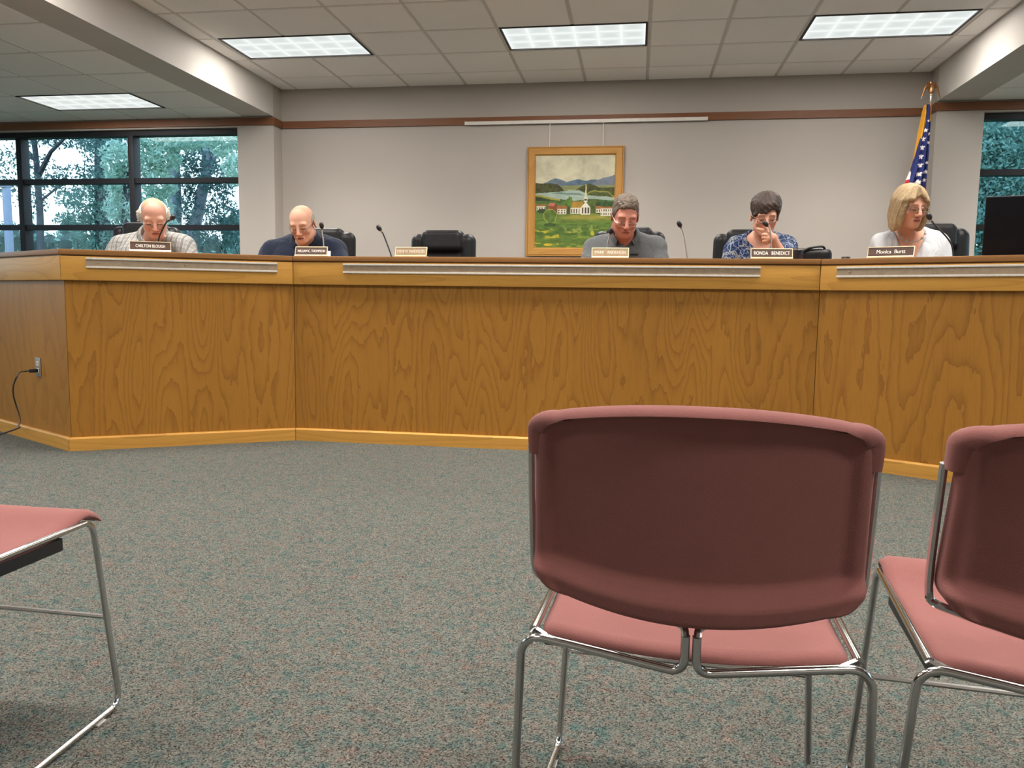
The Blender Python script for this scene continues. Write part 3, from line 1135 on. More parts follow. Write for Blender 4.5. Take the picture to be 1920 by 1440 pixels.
_cz = [(47, 693, 3.98), (36, 699, 3.90), (26, 720, 3.86), (25, 740, 3.86), (31, 762, 3.88), (37, 782, 3.88), (35, 797, 3.86), (20, 808, 3.83)]
_pts = [Vector((0, -0.044, 0)), Vector((0, -0.075, -0.002))]
for u, v, y in _cz[1:]:
    w = at(u, v, y * 1.0)
    w[2] = max(w[2], 0.007)
    _pts.append(Vector(_loc(w)))
_e1 = np.array([-3.9, 3.80, 0.006]); _e2 = np.array([-4.5, 3.95, 0.006]); _e3 = np.array([-5.2, 4.3, 0.006])
_pts += [Vector(_loc(p)) for p in (_e1, _e2, _e3)]


def smooth_path(pts, n=8):
    P = [Vector(p) for p in pts]
    P = [P[0] * 2 - P[1]] + P + [P[-1] * 2 - P[-2]]
    out = []
    for i in range(1, len(P) - 2):
        a, b, c, d = P[i - 1], P[i], P[i + 1], P[i + 2]
        for k in range(n):
            t = k / n
            out.append(0.5 * ((2 * b) + (c - a) * t + (2 * a - 5 * b + 4 * c - d) * t * t + (3 * b - a - 3 * c + d) * t ** 3))
    out.append(P[-2])
    return out


MB().tube(smooth_path(_pts), 0.0042, 8).build('cable', MAT['rubber'], cord, smooth=True)


# ---- name plates
def text_obj(txt, size, mat, parent, loc, rot, width=None, bold=0.0):
    cu = bpy.data.curves.new('lettering', 'FONT')
    cu.body = txt
    cu.size = size
    cu.align_x = 'CENTER'
    cu.align_y = 'CENTER'
    cu.extrude = 0.0004
    cu.offset = bold
    cu.resolution_u = 3
    o = bpy.data.objects.new('lettering', cu)
    cu.materials.append(mat)
    link(o, parent)
    o.location = loc
    o.rotation_euler = rot
    bpy.context.view_layer.update()
    me = bpy.data.meshes.new_from_object(o.evaluated_get(bpy.context.evaluated_depsgraph_get()))
    me.name = 'lettering'
    bm = bmesh.new()                       # a second stroke beside the first makes the strokes heavier
    bm.from_mesh(me)
    d = bmesh.ops.duplicate(bm, geom=bm.verts[:] + bm.edges[:] + bm.faces[:])
    bmesh.ops.translate(bm, verts=[g for g in d['geom'] if isinstance(g, bmesh.types.BMVert)], vec=(size * 0.045, 0, 0.0001))
    bm.to_mesh(me)
    bm.free()
    q = bpy.data.objects.new('lettering_mesh', me)
    w = max(v.co.x for v in me.vertices) - min(v.co.x for v in me.vertices)
    if not me.materials:
        me.materials.append(mat)
    q.location, q.rotation_euler = loc, rot
    q.scale = (width / w if width else 1, 1, 1)
    bpy.data.objects.remove(o)
    q.name = 'lettering'
    link(q, parent)
    return q


def nameplate(i, u, v, txt, label, plate, letters, width=0.232, tilt=0.0, tw=0.80, roll=0.0, size=0.026, off=0.012):
    s = on_front(i, u, v, off)
    x, y, z = on_desk(i, s, off)
    o = empty('name_plate', (x, y, z), DIRS[i] + tilt, label, 'name plate', 'name plates along the desk')
    h, lean = 0.050, math.radians(14)
    R = Matrix.Translation((0, 0.0, 0.009)) @ Matrix.Rotation(-lean, 4, 'X')
    w = width / 2
    f = MB()
    f.box((-w, -0.012, 0.0005), (w, 0.034, 0.0044))
    f.add([(-w, -0.012, 0.0045), (w, -0.012, 0.0045), (w, -0.003, 0.0115), (-w, -0.003, 0.0115), (-w, -0.003, 0.0045), (w, -0.003, 0.0045)], [(0, 1, 2, 3), (3, 2, 5, 4), (0, 3, 4), (1, 5, 2), (0, 4, 5, 1)])
    f.box((-w, 0.0035, 0.0), (w, 0.006, h), R)
    f.box((-w, -0.002, h), (w, 0.006, h + 0.004), R)
    f.box((w - 0.003, -0.002, 0.0), (w, 0.0034, h), R)
    f.box((-w, -0.002, 0.0), (-w + 0.003, 0.0034, h), R)
    f.build('holder', MAT['gold'], o)
    p = MB().box((-w + 0.0035, 0.0, 0.0), (w - 0.0035, 0.003, h - 0.0005), R).build('plate', plate, o)
    pos = R @ Vector((0, -0.0006, h * 0.5))
    text_obj(txt, size, letters, o, pos, (math.pi / 2 - lean, 0, 0), width * tw, 0.0)
    return o


nameplate(1, 282, 466, 'CARLTON BLOUGH', 'brown name plate on the window-side desk wing', MAT['brown_plate'], MAT['letter_white'], 0.225, tw=0.71)
nameplate(2, 583, 478, 'WILLIAM C. THOMPSON', 'brown name plate just past the desk joint before the man in navy', MAT['brown_plate'], MAT['letter_white'], 0.212, tw=0.86, size=0.023)
nameplate(2, 770, 478, 'STEVE M. VANDERZIEL', 'name plate with glare painted tan before the empty black leather chair', MAT['glare_plate'], MAT['letter_cream'], 0.205, tw=0.90, tilt=-0.08)
nameplate(2, 1144, 478, 'MARK   ANDERSON', 'name plate with glare painted tan before the man in the grey polo', MAT['glare_plate'], MAT['letter_cream'], 0.218, tw=0.84)
nameplate(2, 1447, 480, 'RONDA   BENEDICT', 'brown name plate beside the dark tumbler', MAT['brown_plate'], MAT['letter_white'], 0.232, tw=0.86, size=0.03)
nameplate(3, 1669, 476, 'Monica  Burtt', 'brown name plate before the woman in white', MAT['brown_plate'], MAT['letter_white'], 0.235, tw=0.62, size=0.03)


# ---- gooseneck microphones
def mic(i, ub, vb, path, head, label, silver=True, yoff=0.30, hr=0.0135):
    """path/head: photo positions of the neck above the ledge, all at the depth of the mic"""
    s = on_front(i, ub, vb, yoff)
    bx, by, _ = on_desk(i, s, yoff)
    o = empty('microphone', (bx, by, 1.0205), 0, label, 'microphone', 'gooseneck microphones')
    B = Vector((bx, by, 1.0205))
    MB().lathe([(0.062, 0.0), (0.062, 0.012), (0.05, 0.022), (0.016, 0.028), (0.012, 0.05)], (0, 0, 0), 24).build('mic_base', MAT['black_plastic'], o, smooth=True)
    yy = by
    ps = [Vector((0, 0, 0.04)), Vector((0, 0, 0.09))] + [Vector(at(u, v, yy)) - B for u, v in path] + [Vector(at(*head, yy)) - B]
    if ps[2].z < 0.1:
        ps = [ps[0]] + ps[2:]
    sp = smooth_path(ps, 6)
    MB().tube(sp, 0.0046, 8).build('gooseneck', MAT['steel'] if silver else MAT['black_plastic'], o, smooth=True)
    d = (sp[-1] - sp[-4]).normalized()
    if d.y > -0.3:
        d = (d + Vector((0, -0.6, 0))).normalized()
    q = d.to_track_quat('Z', 'Y').to_matrix().to_4x4()
    MB().lathe([(0.0055, -0.012), (0.0085, -0.002), (0.009, 0.006)], sp[-1], 12, q).build('collar', MAT['steel'], o, smooth=True)
    MB().lathe([(0.009, 0.005), (hr, 0.012), (hr * 1.12, 0.024), (hr * 1.0, 0.036), (hr * .6, 0.044), (0.002, 0.047)], sp[-1], 14, q).build('foam_windscreen', MAT['black_plastic'], o, smooth=True)
    return o


mic(1, 296, 470, [(297, 452), (304, 432), (312, 417)], (321, 411), 'gooseneck microphone in front of the man in plaid', False)
mic(2, 609, 480, [(607, 466), (606, 450), (604, 436)], (604, 429), 'gooseneck microphone beside the face of the man in navy')
mic(2, 738, 484, [(733, 478), (726, 458), (719, 440)], (715, 433), 'gooseneck microphone leaning away from the empty leather chair', False)
mic(2, 1138, 484, [(1138, 470), (1140, 454), (1143, 442)], (1144, 439), 'gooseneck microphone against the grey polo shirt')
mic(2, 1290, 488, [(1288, 478), (1285, 454), (1281, 434)], (1277, 426), 'gooseneck microphone standing alone against the bare wall')
mic(2, 1446, 486, [(1446, 470), (1446, 446), (1443, 428)], (1440, 424), 'gooseneck microphone in front of the woman with short brown hair', True, 0.235)
mic(3, 1790, 478, [(1786, 466), (1776, 446), (1755, 424)], (1745, 412), 'black gooseneck microphone curving up to the woman in white', False, 0.25)

# ---- dark tumbler
_tp = at(1495, 484, 4.92)
cup = empty('tumbler', (_tp[0], 4.92, TOPZ + 0.0005), 0, 'dark insulated tumbler with a clear rim beside the brown name plate', 'tumbler')
_tb = plain('tumbler_dark', (0.012, 0.016, 0.03), 0.2, 0, 0.05)
_tg = Mat('clear_rim')
_t1 = _tg.n('BsdfTransparent'); _t1.inputs[0].default_value = (0.75, 0.78, 0.78, 1)
_t2 = _tg.n('BsdfGlossy'); _t2.inputs['Roughness'].default_value = 0.05
_t3 = _tg.n('MixShader'); _t3.inputs[0].default_value = 0.25
_tg.l(_t1.outputs[0], _t3.inputs[1]); _tg.l(_t2.outputs[0], _t3.inputs[2]); _tg.l(_t3.outputs[0], _tg.o.inputs[0])
cup.location = (_tp[0], 4.915, TOPZ + 0.0005)
MB().lathe([(0.028, 0.0), (0.030, 0.003), (0.0345, 0.056), (0.0345, 0.058)], (0, 0, 0), 24).build('cup_body', _tb, cup, smooth=True)
MB().lathe([(0.0345, 0.0585), (0.036, 0.068), (0.0365, 0.070), (0.0345, 0.070), (0.033, 0.062), (0.032, 0.0585)], (0, 0, 0), 24).build('clear_rim', _tg.m, cup, smooth=True)

# ---- small dark gadget on the ledge
_gp = on_desk(3, on_front(3, 1586, 485, 0.06), 0.06)
gad = empty('desk_timer', _gp, DIRS[3], 'small dark gadget lying on the ledge near the desk joint', 'gadget')
MB().box((-0.02, -0.018, 0.0005), (0.02, 0.018, 0.015)).build('gadget_body', MAT['black_plastic'], gad, bevel=0.004)
MB().box((-0.012, -0.0186, 0.004), (0.012, -0.0175, 0.011)).build('gadget_face', plain('dull_grey', (0.09, 0.085, 0.08), 0.5), gad)

# ---- papers by the man in navy
_pp = on_desk(2, on_front(2, 616, 478, 0.20), 0.195)
pap = empty('paper_sheet', (_pp[0], _pp[1] + 0.012, 1.0205), 0.25, 'white sheet of paper standing up behind the navy man name plate', 'paper')
_M = Matrix.Rotation(math.radians(-12), 4, 'X')
_pg = [[tuple(_M @ Vector((x, 0.012 * math.sin(4 * (x + .05)), z))) for z in np.linspace(0.0, 0.200, 6)] for x in np.linspace(-0.030, 0.006, 8)]
_pm = MB().grid(_pg).build('page', MAT['paper'], pap, smooth=True)
_sm = _pm.modifiers.new('thick', 'SOLIDIFY'); _sm.thickness = 0.0012

# ---- black monitor on the wing
_mp = on_desk(3, 1.16, 0.30, 1.0205)
mon = empty('monitor', (2.085, 4.465, 1.0205), math.radians(-20), 'black desktop monitor seen from behind on the desk wing by the window', 'monitor')
_Mt = Matrix.Translation((0, 0, 0.08)) @ Matrix.Rotation(math.radians(8), 4, 'X')
_a = at(1828, 478, 4.55); _b = at(1840, 370, 4.55)
MB().box((-0.31, -0.018, 0.0), (0.31, 0.012, 0.385), _Mt).build('back_shell', MAT['black_screen'], mon, bevel=0.008, seg=3)
MB().box((-0.30, 0.0125, 0.015), (0.30, 0.018, 0.375), _Mt).build('screen', MAT['black_plastic'], mon)
MB().box((-0.05, -0.05, 0.012), (0.05, -0.019, 0.30)).build('stand_neck', MAT['black_plastic'], mon, bevel=0.004)
MB().box((-0.13, -0.09, 0.0), (0.13, 0.09, 0.0115)).build('stand_foot', MAT['black_plastic'], mon, bevel=0.004)

# ================================================================== END WALL
# picture rail, its two hanging rods, and the painting
pr = empty('picture_rail', (-0.58, WALL_Y - 0.021, 2.705), 0, 'white picture hanging rail on the wood trim band', 'rail')
MB().prism([(-1.213, -0.013), (1.213, -0.013), (1.213, -0.0005), (-1.213, -0.0005)], -0.018, 0.016).build('rail_channel', MAT['white_metal'], pr, bevel=0.003)
MB().box((-1.2128, -0.017, -0.018), (1.2128, -0.0132, -0.010)).build('rail_lip', MAT['white_metal'], pr)
for x in (-1.214, 1.214):
    MB().box((x - 0.002, -0.016, -0.019), (x + 0.002, 0.0, 0.017)).build('end_cap', MAT['white_metal'], pr)
for x, lab in ((-0.916, 'thin white hanging rod over the church steeple side of the painting, window side'), (-0.379, 'thin white hanging rod over the top corner of the painting, flag side')):
    hr_ = empty('hanging_rod', (x, WALL_Y - 0.035, 2.458), 0, lab, 'rod', 'picture hanging rods')
    MB().tube([(0, -0.008, 0.0), (0, -0.004, 0.237)], 0.0042, 8).build('rod', MAT['white_metal'], hr_, smooth=True)
    MB().box((-0.008, -0.014, 0.225), (0.008, 0.006, 0.25)).build('rod_hook', MAT['white_metal'], hr_, bevel=0.002)


def fbm(shape, cells, rng, octaves=3):
    """tileable-free value noise on an array"""
    out = np.zeros(shape)
    amp = 1.0
    for o in range(octaves):
        cy, cx = max(2, int(cells[0] * 2 ** o)), max(2, int(cells[1] * 2 ** o))
        g = rng.random((cy + 1, cx + 1))
        yy = np.linspace(0, cy - 1e-6, shape[0]); xx = np.linspace(0, cx - 1e-6, shape[1])
        y0 = yy.astype(int); x0 = xx.astype(int)
        fy = (yy - y0)[:, None]; fx = (xx - x0)[None, :]
        fy = fy * fy * (3 - 2 * fy); fx = fx * fx * (3 - 2 * fx)
        a = g[np.ix_(y0, x0)]; b = g[np.ix_(y0, x0 + 1)]; c = g[np.ix_(y0 + 1, x0)]; d = g[np.ix_(y0 + 1, x0 + 1)]
        out += amp * ((a * (1 - fx) + b * fx) * (1 - fy) + (c * (1 - fx) + d * fx) * fy - 0.5)
        amp *= 0.5
    return out


def paint_village(nx, nz):
    """the folk-art landscape, painted with strokes on a fine vertex grid: returns linear colours [row from top, column]"""
    rng = np.random.default_rng(5)
    u = np.linspace(0, 1, nx)[None, :] * np.ones((nz, 1))
    v = np.linspace(0, 1, nz)[:, None] * np.ones((1, nx))
    n1 = fbm((nz, nx), (6, 6), rng); n2 = fbm((nz, nx), (24, 20), rng); st = fbm((nz, nx), (60, 14), rng); st2 = fbm((nz, nx), (30, 40), rng)
    L = lambda r, g, b: np.array(lin(r, g, b))
    img = np.zeros((nz, nx, 3))

    def put(mask, c, var=0.0, noise=None):
        m = np.clip(mask, 0, 1)[..., None] if mask.dtype != bool else mask[..., None].astype(float)
        cc = np.asarray(c) if np.ndim(c) == 3 else np.ones((nz, nx, 1)) * np.asarray(c)
        if noise is not None:
            cc = cc * (1 + var * noise[..., None])
        img[:] = img * (1 - m) + cc * m

    def line(pts):
        p = np.array(pts)
        return np.interp(u, p[:, 0], p[:, 1]) + 0.006 * n2

    put(v >= -1, L(192, 186, 158), 0.30, n1 + 0.6 * n2)
    # mountains
    put(v > line([(0, .34), (.13, .29), (.2, .262), (.27, .245), (.32, .255), (.38, .28), (.5, .31), (1, .31)]), L(98, 112, 124), .35, n2)
    put(v > line([(0, .4), (.3, .33), (.4, .285), (.47, .268), (.53, .258), (.58, .265), (.64, .278), (.7, .265), (.76, .263), (1, .3)]), L(84, 104, 122), .4, n2)
    put(v > line([(0, .5), (.6, .4), (.72, .30), (.80, .26), (.86, .24), (.93, .232), (1, .215)]), L(112, 120, 132), .3, n2)
    put(v > line([(0, .335), (.4, .325), (.7, .32), (1, .325)]), L(128, 132, 84), .4, st)
    # dark woods
    w = (v > line([(0, .296), (.1, .30), (.2, .298), (.28, .31), (.33, .34), (.36, .375), (1, .375)])) & (u < .37)
    put(w, L(66, 68, 36), .7, st2)
    w = (v > line([(0, .41), (.5, .40), (.53, .36), (.58, .335), (.64, .315), (.68, .305), (.73, .32), (.8, .345), (.9, .352), (1, .345)]))
    put(w, L(68, 72, 36), .7, st2)
    # lake
    sh = line([(0, .408), (.22, .395), (.35, .388), (.43, .372), (.55, .378), (.62, .40), (.75, .425), (.9, .44), (1, .45)])
    put(v > sh, L(148, 164, 150), .25, st)
    w = (v > line([(0, .5), (.2, .41), (.3, .395), (.42, .405), (.55, .41), (.62, .425)])) & (v < line([(0, .4), (.3, .415), (.45, .425), (.62, .428)])) & (u < .62)
    put(w, L(98, 120, 108), .3, st)
    # point of land reaching into the lake
    t = line([(0, .6), (.62, .43), (.68, .395), (.75, .372), (.8, .385), (.86, .385), (.92, .39), (.97, .43), (1, .44)])
    w = (v > t) & (v < line([(0, .4), (.65, .43), (.8, .44), (1, .452)])) & (u > .62)
    put(w, L(74, 84, 38), .6, st2)
    put(w & (v < t + .014), L(134, 136, 62), .2, n2)
    # near shore hill and village green
    t = line([(0, .42), (.08, .43), (.18, .45), (.26, .462), (.34, .472), (.4, .485), (.5, .49), (.75, .47), (.85, .478), (1, .488)])
    put(v > t, L(62, 84, 40), .6, st2)
    put((v > t) & (v < t + .02) & (u < .32), L(150, 140, 62), .2, n2)
    put((v > t + .03) & (v < .52) & (u < .45), L(44, 58, 34), .6, st2)
    put((v > .49) & (v < .66), L(70, 98, 46), .55, st2)
    put((v > .47) & (v < .64) & (u > .67) & (u < .78), L(74, 88, 40), .6, st2)
    put((v > .50) & (v < .66) & (u > .77), L(52, 76, 40), .6, st2)
    # meadow
    m = v > line([(0, .595), (.12, .61), (.3, .64), (.5, .635), (.75, .625), (1, .66)])
    put(m, L(88, 112, 46), .55, st)
    band = np.exp(-((v - .665) / .03) ** 2) * np.clip((u - .25) * 4, 0, 1) * (1 - np.clip((u - .85) * 6, 0, 1))
    put(band * m * .8, L(152, 140, 58), .25, st)
    put(np.clip((v - .70) * 5, 0, 1) * .55 * (v < .86), L(58, 92, 40), .6, st)
    put(np.clip((st - .16) * 5, 0, 1) * (v > .78) * .55, L(146, 150, 58), .2, n2)
    put(np.clip((n2 + st - .42) * 4, 0, 1) * (v > .80) * (np.abs(u - .2) < .3), L(176, 160, 48))
    put(np.clip((st2 - .12) * 6, 0, 1) * ((v > .755) & (v < .83) & (u > .36) & (u < .78)) * .7, L(140, 152, 76))
    put(((u - .175) ** 2 / .003 + (v - .965) ** 2 / .00022) < 1, L(196, 166, 44), .3, n2)
    put(((u - .735) ** 2 / .0006 + (v - .84) ** 2 / .0006) < 1, L(172, 166, 52), .3, n2)

    def box(u0, u1, v0, v1):
        return (u > u0) & (u < u1) & (v > v0) & (v < v1)

    white, roof, dk = L(205, 198, 176), L(140, 96, 46), L(70, 64, 52)

    def house(u0, u1, v0, v1, vr, cols, rows, rc=roof):
        put(box(u0, u1, v0, v1), white, .1, n2)
        k = (v1 - v0)
        sl = (v0 - v) / (v0 - vr + 1e-6)
        put((v <= v0) & (v > vr) & (u > u0 - .012 + sl * .012) & (u < u1 + .012 - sl * .012), rc, .3, n2)
        for r in range(rows):
            for c in range(cols):
                cu = u0 + (u1 - u0) * (c + .5) / cols
                cv = v0 + k * (r + .5) / rows
                put(box(cu - (u1 - u0) / cols * .2, cu + (u1 - u0) / cols * .2, cv - k / rows * .26, cv + k / rows * .26), dk)

    house(.018, .135, .545, .595, .522, 4, 1)
    put(((u - .09) ** 2 / .004 + (v - .60) ** 2 / .0006) < 1, L(52, 66, 44), .5, st2)
    put((v > .535) & (v < .575) & (u > .17) & (u < .27), L(132, 66, 44), .2, n2)
    put((v > .512) & (v < .547) & (u > .165 + (v - .512) * -.3 + .012) & (u < .255), L(170, 104, 78), .2, n2)
    put((v < .62) & (v > .515 + np.abs(u - .265) * 1.1) & (u > .23) & (u < .30), L(112, 64, 44), .2, n2)
    # tree behind the church
    put(((u - .425) ** 2 / .0026 + (v - .505) ** 2 / .0034) < 1 + 1.6 * n2, L(78, 106, 40), .7, st2)
    put(box(.418, .432, .55, .625), L(60, 52, 32))
    house(.285, .400, .578, .634, .54, 3, 2)
    # church
    put(box(.45, .585, .565, .632), white, .08, n2)
    put((v < .567) & (v > .497 + .0 * u) & (u > .475 - (v - .497) * .25) & (u < .61), L(158, 122, 46), .3, n2)
    for c in range(4):
        put(box(.462 + c * .031, .472 + c * .031, .575, .622), dk)
    put((u > .582) & (u < .700) & (v < .637) & (v > .50 + np.abs(u - .641) * 1.05), L(214, 208, 190), .06, n2)
    for c in (.604, .641, .678):
        put(box(c - .010, c + .010, .560, .628), dk)
    for c in (.592, .622, .660, .69):
        put(box(c - .004, c + .004, .556, .634), white)
    put((np.abs(u - .641) < .021) & (v < .505) & (v > .452), white, .06, n2)
    put((np.abs(u - .641) < .017) & (v < .488) & (v > .470), dk)
    put((np.abs(u - .641) < .013) & (v < .455) & (v > .425), L(188, 186, 160))
    put((np.abs(u - .641) < .0035 + np.clip((v - .31) * .06, 0, 1)) & (v < .43) & (v > .312), L(206, 196, 130))
    house(.770, .83, .575, .620, .545, 2, 1)
    house(.832, .995, .572, .652, .552, 6, 2)
    # round bush with a bright outline
    e = ((u - .195) / .083) ** 2 + ((v - .655) / .084) ** 2 + 0.35 * n2
    put(e < 1, L(136, 144, 62), .2, n2)
    put(e < .8, L(82, 104, 42), .6, st2)
    put(((u - .195) ** 2 / .006 + (v - .75) ** 2 / .0004) < 1, L(56, 80, 36), .3, n2)
    put(np.ones((nz, nx)) * 0.0, white)
    return np.clip(img, 0.004, 1)


px0, px1, pz0, pz1 = -1.141, -0.165, CAM_H + 0.442, CAM_H + 1.5375
painting = empty('framed_painting', ((px0 + px1) / 2, WALL_Y, pz0), 0, 'village landscape painting with a white church in a pine frame on the wall', 'painting')
_w2, _h2, _fw = (px1 - px0) / 2, pz1 - pz0, 0.088
yb, yf = -0.012, -0.045


def frame_side(pts, mat):
    """mitred moulding piece; pts: outer a, outer b, inner b, inner a in x,z"""
    (ax, az), (bx, bz), (cx, cz), (dx, dz) = pts
    lerp = lambda p, q, t: (p[0] + (q[0] - p[0]) * t, p[1] + (q[1] - p[1]) * t)
    rows = [(0.0, yb), (0.0, yf + 0.006), (0.03, yf), (0.13, yf), (0.16, yf + 0.006), (0.20, yf - 0.001), (0.86, yf + 0.002), (0.92, yf + 0.010), (1.0, yf + 0.018), (1.0, yb)]
    G = []
    for t, y in rows:
        p = lerp((ax, az), (dx, dz), t); q = lerp((bx, bz), (cx, cz), t)
        G.append([(p[0], y, p[1]), (q[0], y, q[1])])
    m = MB().grid(G, close_u=True)
    n = len(rows)
    m.f.append(tuple(i * 2 for i in range(n)))
    m.f.append(tuple(i * 2 + 1 for i in range(n - 1, -1, -1)))
    o = m.build('frame_side', mat, painting)
    bm = bmesh.new(); bm.from_mesh(o.data); bmesh.ops.recalc_face_normals(bm, faces=bm.faces); bm.to_mesh(o.data); bm.free()


O = [(-_w2, 0), (_w2, 0), (_w2, _h2), (-_w2, _h2)]
I = [(-_w2 + _fw, _fw), (_w2 - _fw, _fw), (_w2 - _fw, _h2 - _fw), (-_w2 + _fw, _h2 - _fw)]
for k in range(4):
    k2 = (k + 1) % 4
    frame_side([O[k], O[k2], I[k2], I[k]], MAT['pine'] if k % 2 == 0 else MAT['pine_v'])
_nx, _nz = 230, 262
_img = paint_village(_nx, _nz)
_X, _Zz = np.meshgrid(np.linspace(-_w2 + _fw - .003, _w2 - _fw + .003, _nx), np.linspace(_h2 - _fw + .003, _fw - .003, _nz))
_V = np.stack([_X, np.full_like(_X, -0.026), _Zz], -1).reshape(-1, 3)
_id = np.arange(_nx * _nz).reshape(_nz, _nx)
_F = np.stack([_id[1:, :-1], _id[1:, 1:], _id[:-1, 1:], _id[:-1, :-1]], -1).reshape(-1, 4)
np_mesh('canvas', _V, _F, MAT['canvas'], painting, True, _img.reshape(-1, 3))
MB().box((-_w2 + .02, -0.022, .02), (_w2 - .02, -0.002, _h2 - .02)).build('backing_board', MAT['pine'], painting)

# ---- flag on its pole
FY = 7.72
_fx = at(1743, 250, FY)[0]
flag_z = at(1740, 198, FY)[2]
S4 = FY / F_PX / 4
stand = empty('flag_pole', (_fx, FY + 0.02, DAIS), 0, 'wooden flag pole with a brass eagle on top in the corner by the pillar', 'flag pole')
MB().lathe([(0.15, 0.0), (0.15, 0.012), (0.12, 0.03), (0.05, 0.05), (0.028, 0.09), (0.02, 0.12)], (0, 0, 0), 28).build('pole_base', MAT['brass'], stand, smooth=True)
_top = at(1740, 192, FY)[2] - DAIS
MB().tube([(0, 0, 0.05), (-0.003, 0, _top)], 0.0125, 12).build('pole', plain('varnished_pole', (0.30, 0.14, 0.06), 0.3), stand, smooth=True)
MB().lathe([(0.013, 0.0), (0.016, 0.004), (0.011, 0.012), (0.012, 0.06), (0.018, 0.066), (0.018, 0.072), (0.01, 0.08)], (-0.003, 0, _top), 16).build('ferrule', plain('pale_metal', (0.55, 0.5, 0.44), 0.3, 0.8), stand, smooth=True)

# eagle: body, head and two folded raised wings grown as one shape
_ez = _top + 0.085
_eg = MB()
_eg.lathe([(0.008, 0.0), (0.024, 0.012), (0.027, 0.035), (0.022, 0.06), (0.012, 0.078)], (-0.003, 0, _ez - 0.005), 12)
_eg.lathe([(0.006, -0.012), (0.015, -0.004), (0.015, 0.008), (0.006, 0.016)], (-0.012, -0.004, _ez + 0.083), 10)
_eg.tube([(-0.022, -0.008, _ez + 0.086), (-0.038, -0.010, _ez + 0.078)], [0.006, 0.0015], 6)
_eag = _eg.build('eagle', MAT['brass'], stand, smooth=True)
for sgn in (-1, 1):
    m = MB()
    for k in range(5):
        a = 0.05 + 0.16 * k
        x1 = -0.003 + sgn * (0.030 + 0.010 * k)
        m.tube([(-0.003 + sgn * 0.012, 0.004, _ez + 0.05), (-0.003 + sgn * (0.028 + .006 * k), 0.004, _ez + 0.095 - 0.012 * k), (x1 + sgn * .008, 0.006, _ez + 0.055 - 0.026 * k)], [0.008, 0.010, 0.003], 6)
    m.build('wing', MAT['brass'], _eag, smooth=True)

# cloth in long folds; its print (canton, stars, stripes, gold fringe) goes with the cloth
NT, NS = 330, 90
_rows = np.linspace(190, 1500, NT)
_left = np.interp(_rows, [190, 220, 380, 540, 620, 740, 900, 1200, 1500], [614, 606, 590, 574, 556, 512, 490, 470, 470])
_right = np.interp(_rows, [190, 220, 380, 700, 900, 1500], [648, 660, 658, 657, 656, 655])
_s = np.linspace(0, 1, NS)
XC = _left[:, None] + (_right - _left)[:, None] * _s[None, :]
RW = np.repeat(_rows[:, None], NS, 1)
_t = (RW - 190) / 1310
_fold = np.sin(_s[None, :] * 2 * math.pi * 2.4 + 1.0 + 0.6 * np.sin(_t * 5)) * (0.008 + 0.035 * np.clip(_t * 1.5, 0, 1)) + 0.012 * np.sin(_s[None, :] * 23 + _t * 9) * np.clip(_t * 3, 0, 1)
FX = (XC - 650) * S4
FZ = flag_z - (RW - 190) * S4
FYy = -0.040 + _fold * 0.8 - 0.03 * np.sin(_s[None, :] * math.pi)
# colours
navy, red, wht, gold = lin(34, 42, 92), lin(158, 32, 44), lin(214, 206, 200), lin(196, 140, 38)
C = np.ones((NT, NS, 3)) * np.array(navy)
bound = np.interp(RW, [600, 640, 690, 740, 830, 1000, 1500], [553, 556, 546, 545, 640, 670, 700])
stripe = XC < bound
band = np.floor(((RW - 610) + (XC - 555) * 0.18) / 74.0)
C[stripe] = np.where((band[stripe] % 2 == 0)[:, None], np.array(wht), np.array(red))


def star(cx, cy, r):
    dx, dy = XC - cx, RW - cy
    ang = np.arctan2(dx, -dy)
    rr = np.hypot(dx, dy)
    k = np.abs(((ang / (2 * math.pi / 5)) + 0.5) % 1 - 0.5) * 2
    return rr < r * (1 - 0.58 * k)


for cx, cy, r in ((625, 360, 14), (615, 418, 16), (611, 475, 18), (607, 535, 18), (604, 592, 19), (598, 652, 20), (596, 708, 20),
                  (649, 382, 12), (650, 440, 12), (651, 575, 10), (647, 635, 14), (643, 690, 13), (601, 770, 20), (642, 750, 12), (640, 300, 9)):
    m = star(cx, cy, r)
    C[m] = np.array(wht)
fr = np.interp(RW, [190, 230, 300, 400, 420, 545, 546], [8, 15, 25, 17, 9, 2, -5])
fringe = (XC - np.interp(RW, _rows, _left)) < fr
C[fringe] = np.array(gold)
C[(RW < 300) & (XC > 652 - 8 * (RW < 240))] = np.array(gold)
fl = empty('flag', (at(1742.5, 198, FY)[0], FY + 0.02, DAIS), 0, 'stars and stripes flag with gold fringe hanging in folds from the pole', 'flag', None)
_V = np.stack([FX, FYy, FZ - DAIS], -1).reshape(-1, 3)
_id = np.arange(NT * NS).reshape(NT, NS)
_F = np.stack([_id[1:, :-1], _id[1:, 1:], _id[:-1, 1:], _id[:-1, :-1]], -1).reshape(-1, 4)
_fo = np_mesh('flag_cloth', _V, _F, MAT['flag_cloth'], fl, True, C.reshape(-1, 3))
_sd2 = _fo.modifiers.new('thick', 'SOLIDIFY'); _sd2.thickness = 0.003; _sd2.offset = 1
_fm = MB()
for k in range(46):
    i = int(10 + k * 3.1)
    p = Vector((FX[i, 0], FYy[i, 0], FZ[i, 0] - DAIS))
    _fm.tube([p, p + Vector((-0.006 - 0.003 * (k % 3), -0.003, -0.020))], 0.0016, 4)
_ff = _fm.build('fringe', plain('gold_fringe', gold, 0.6, 0, 0.1), fl)
_ff['kind'] = 'stuff'

# ================================================================== SMOOTH SOLIDS (signed distance -> one continuous mesh)
def smin(a, b, k):
    if k <= 0:
        return np.minimum(a, b)
    h = np.maximum(k - np.abs(a - b), 0) / k
    return np.minimum(a, b) - h * h * k * 0.25


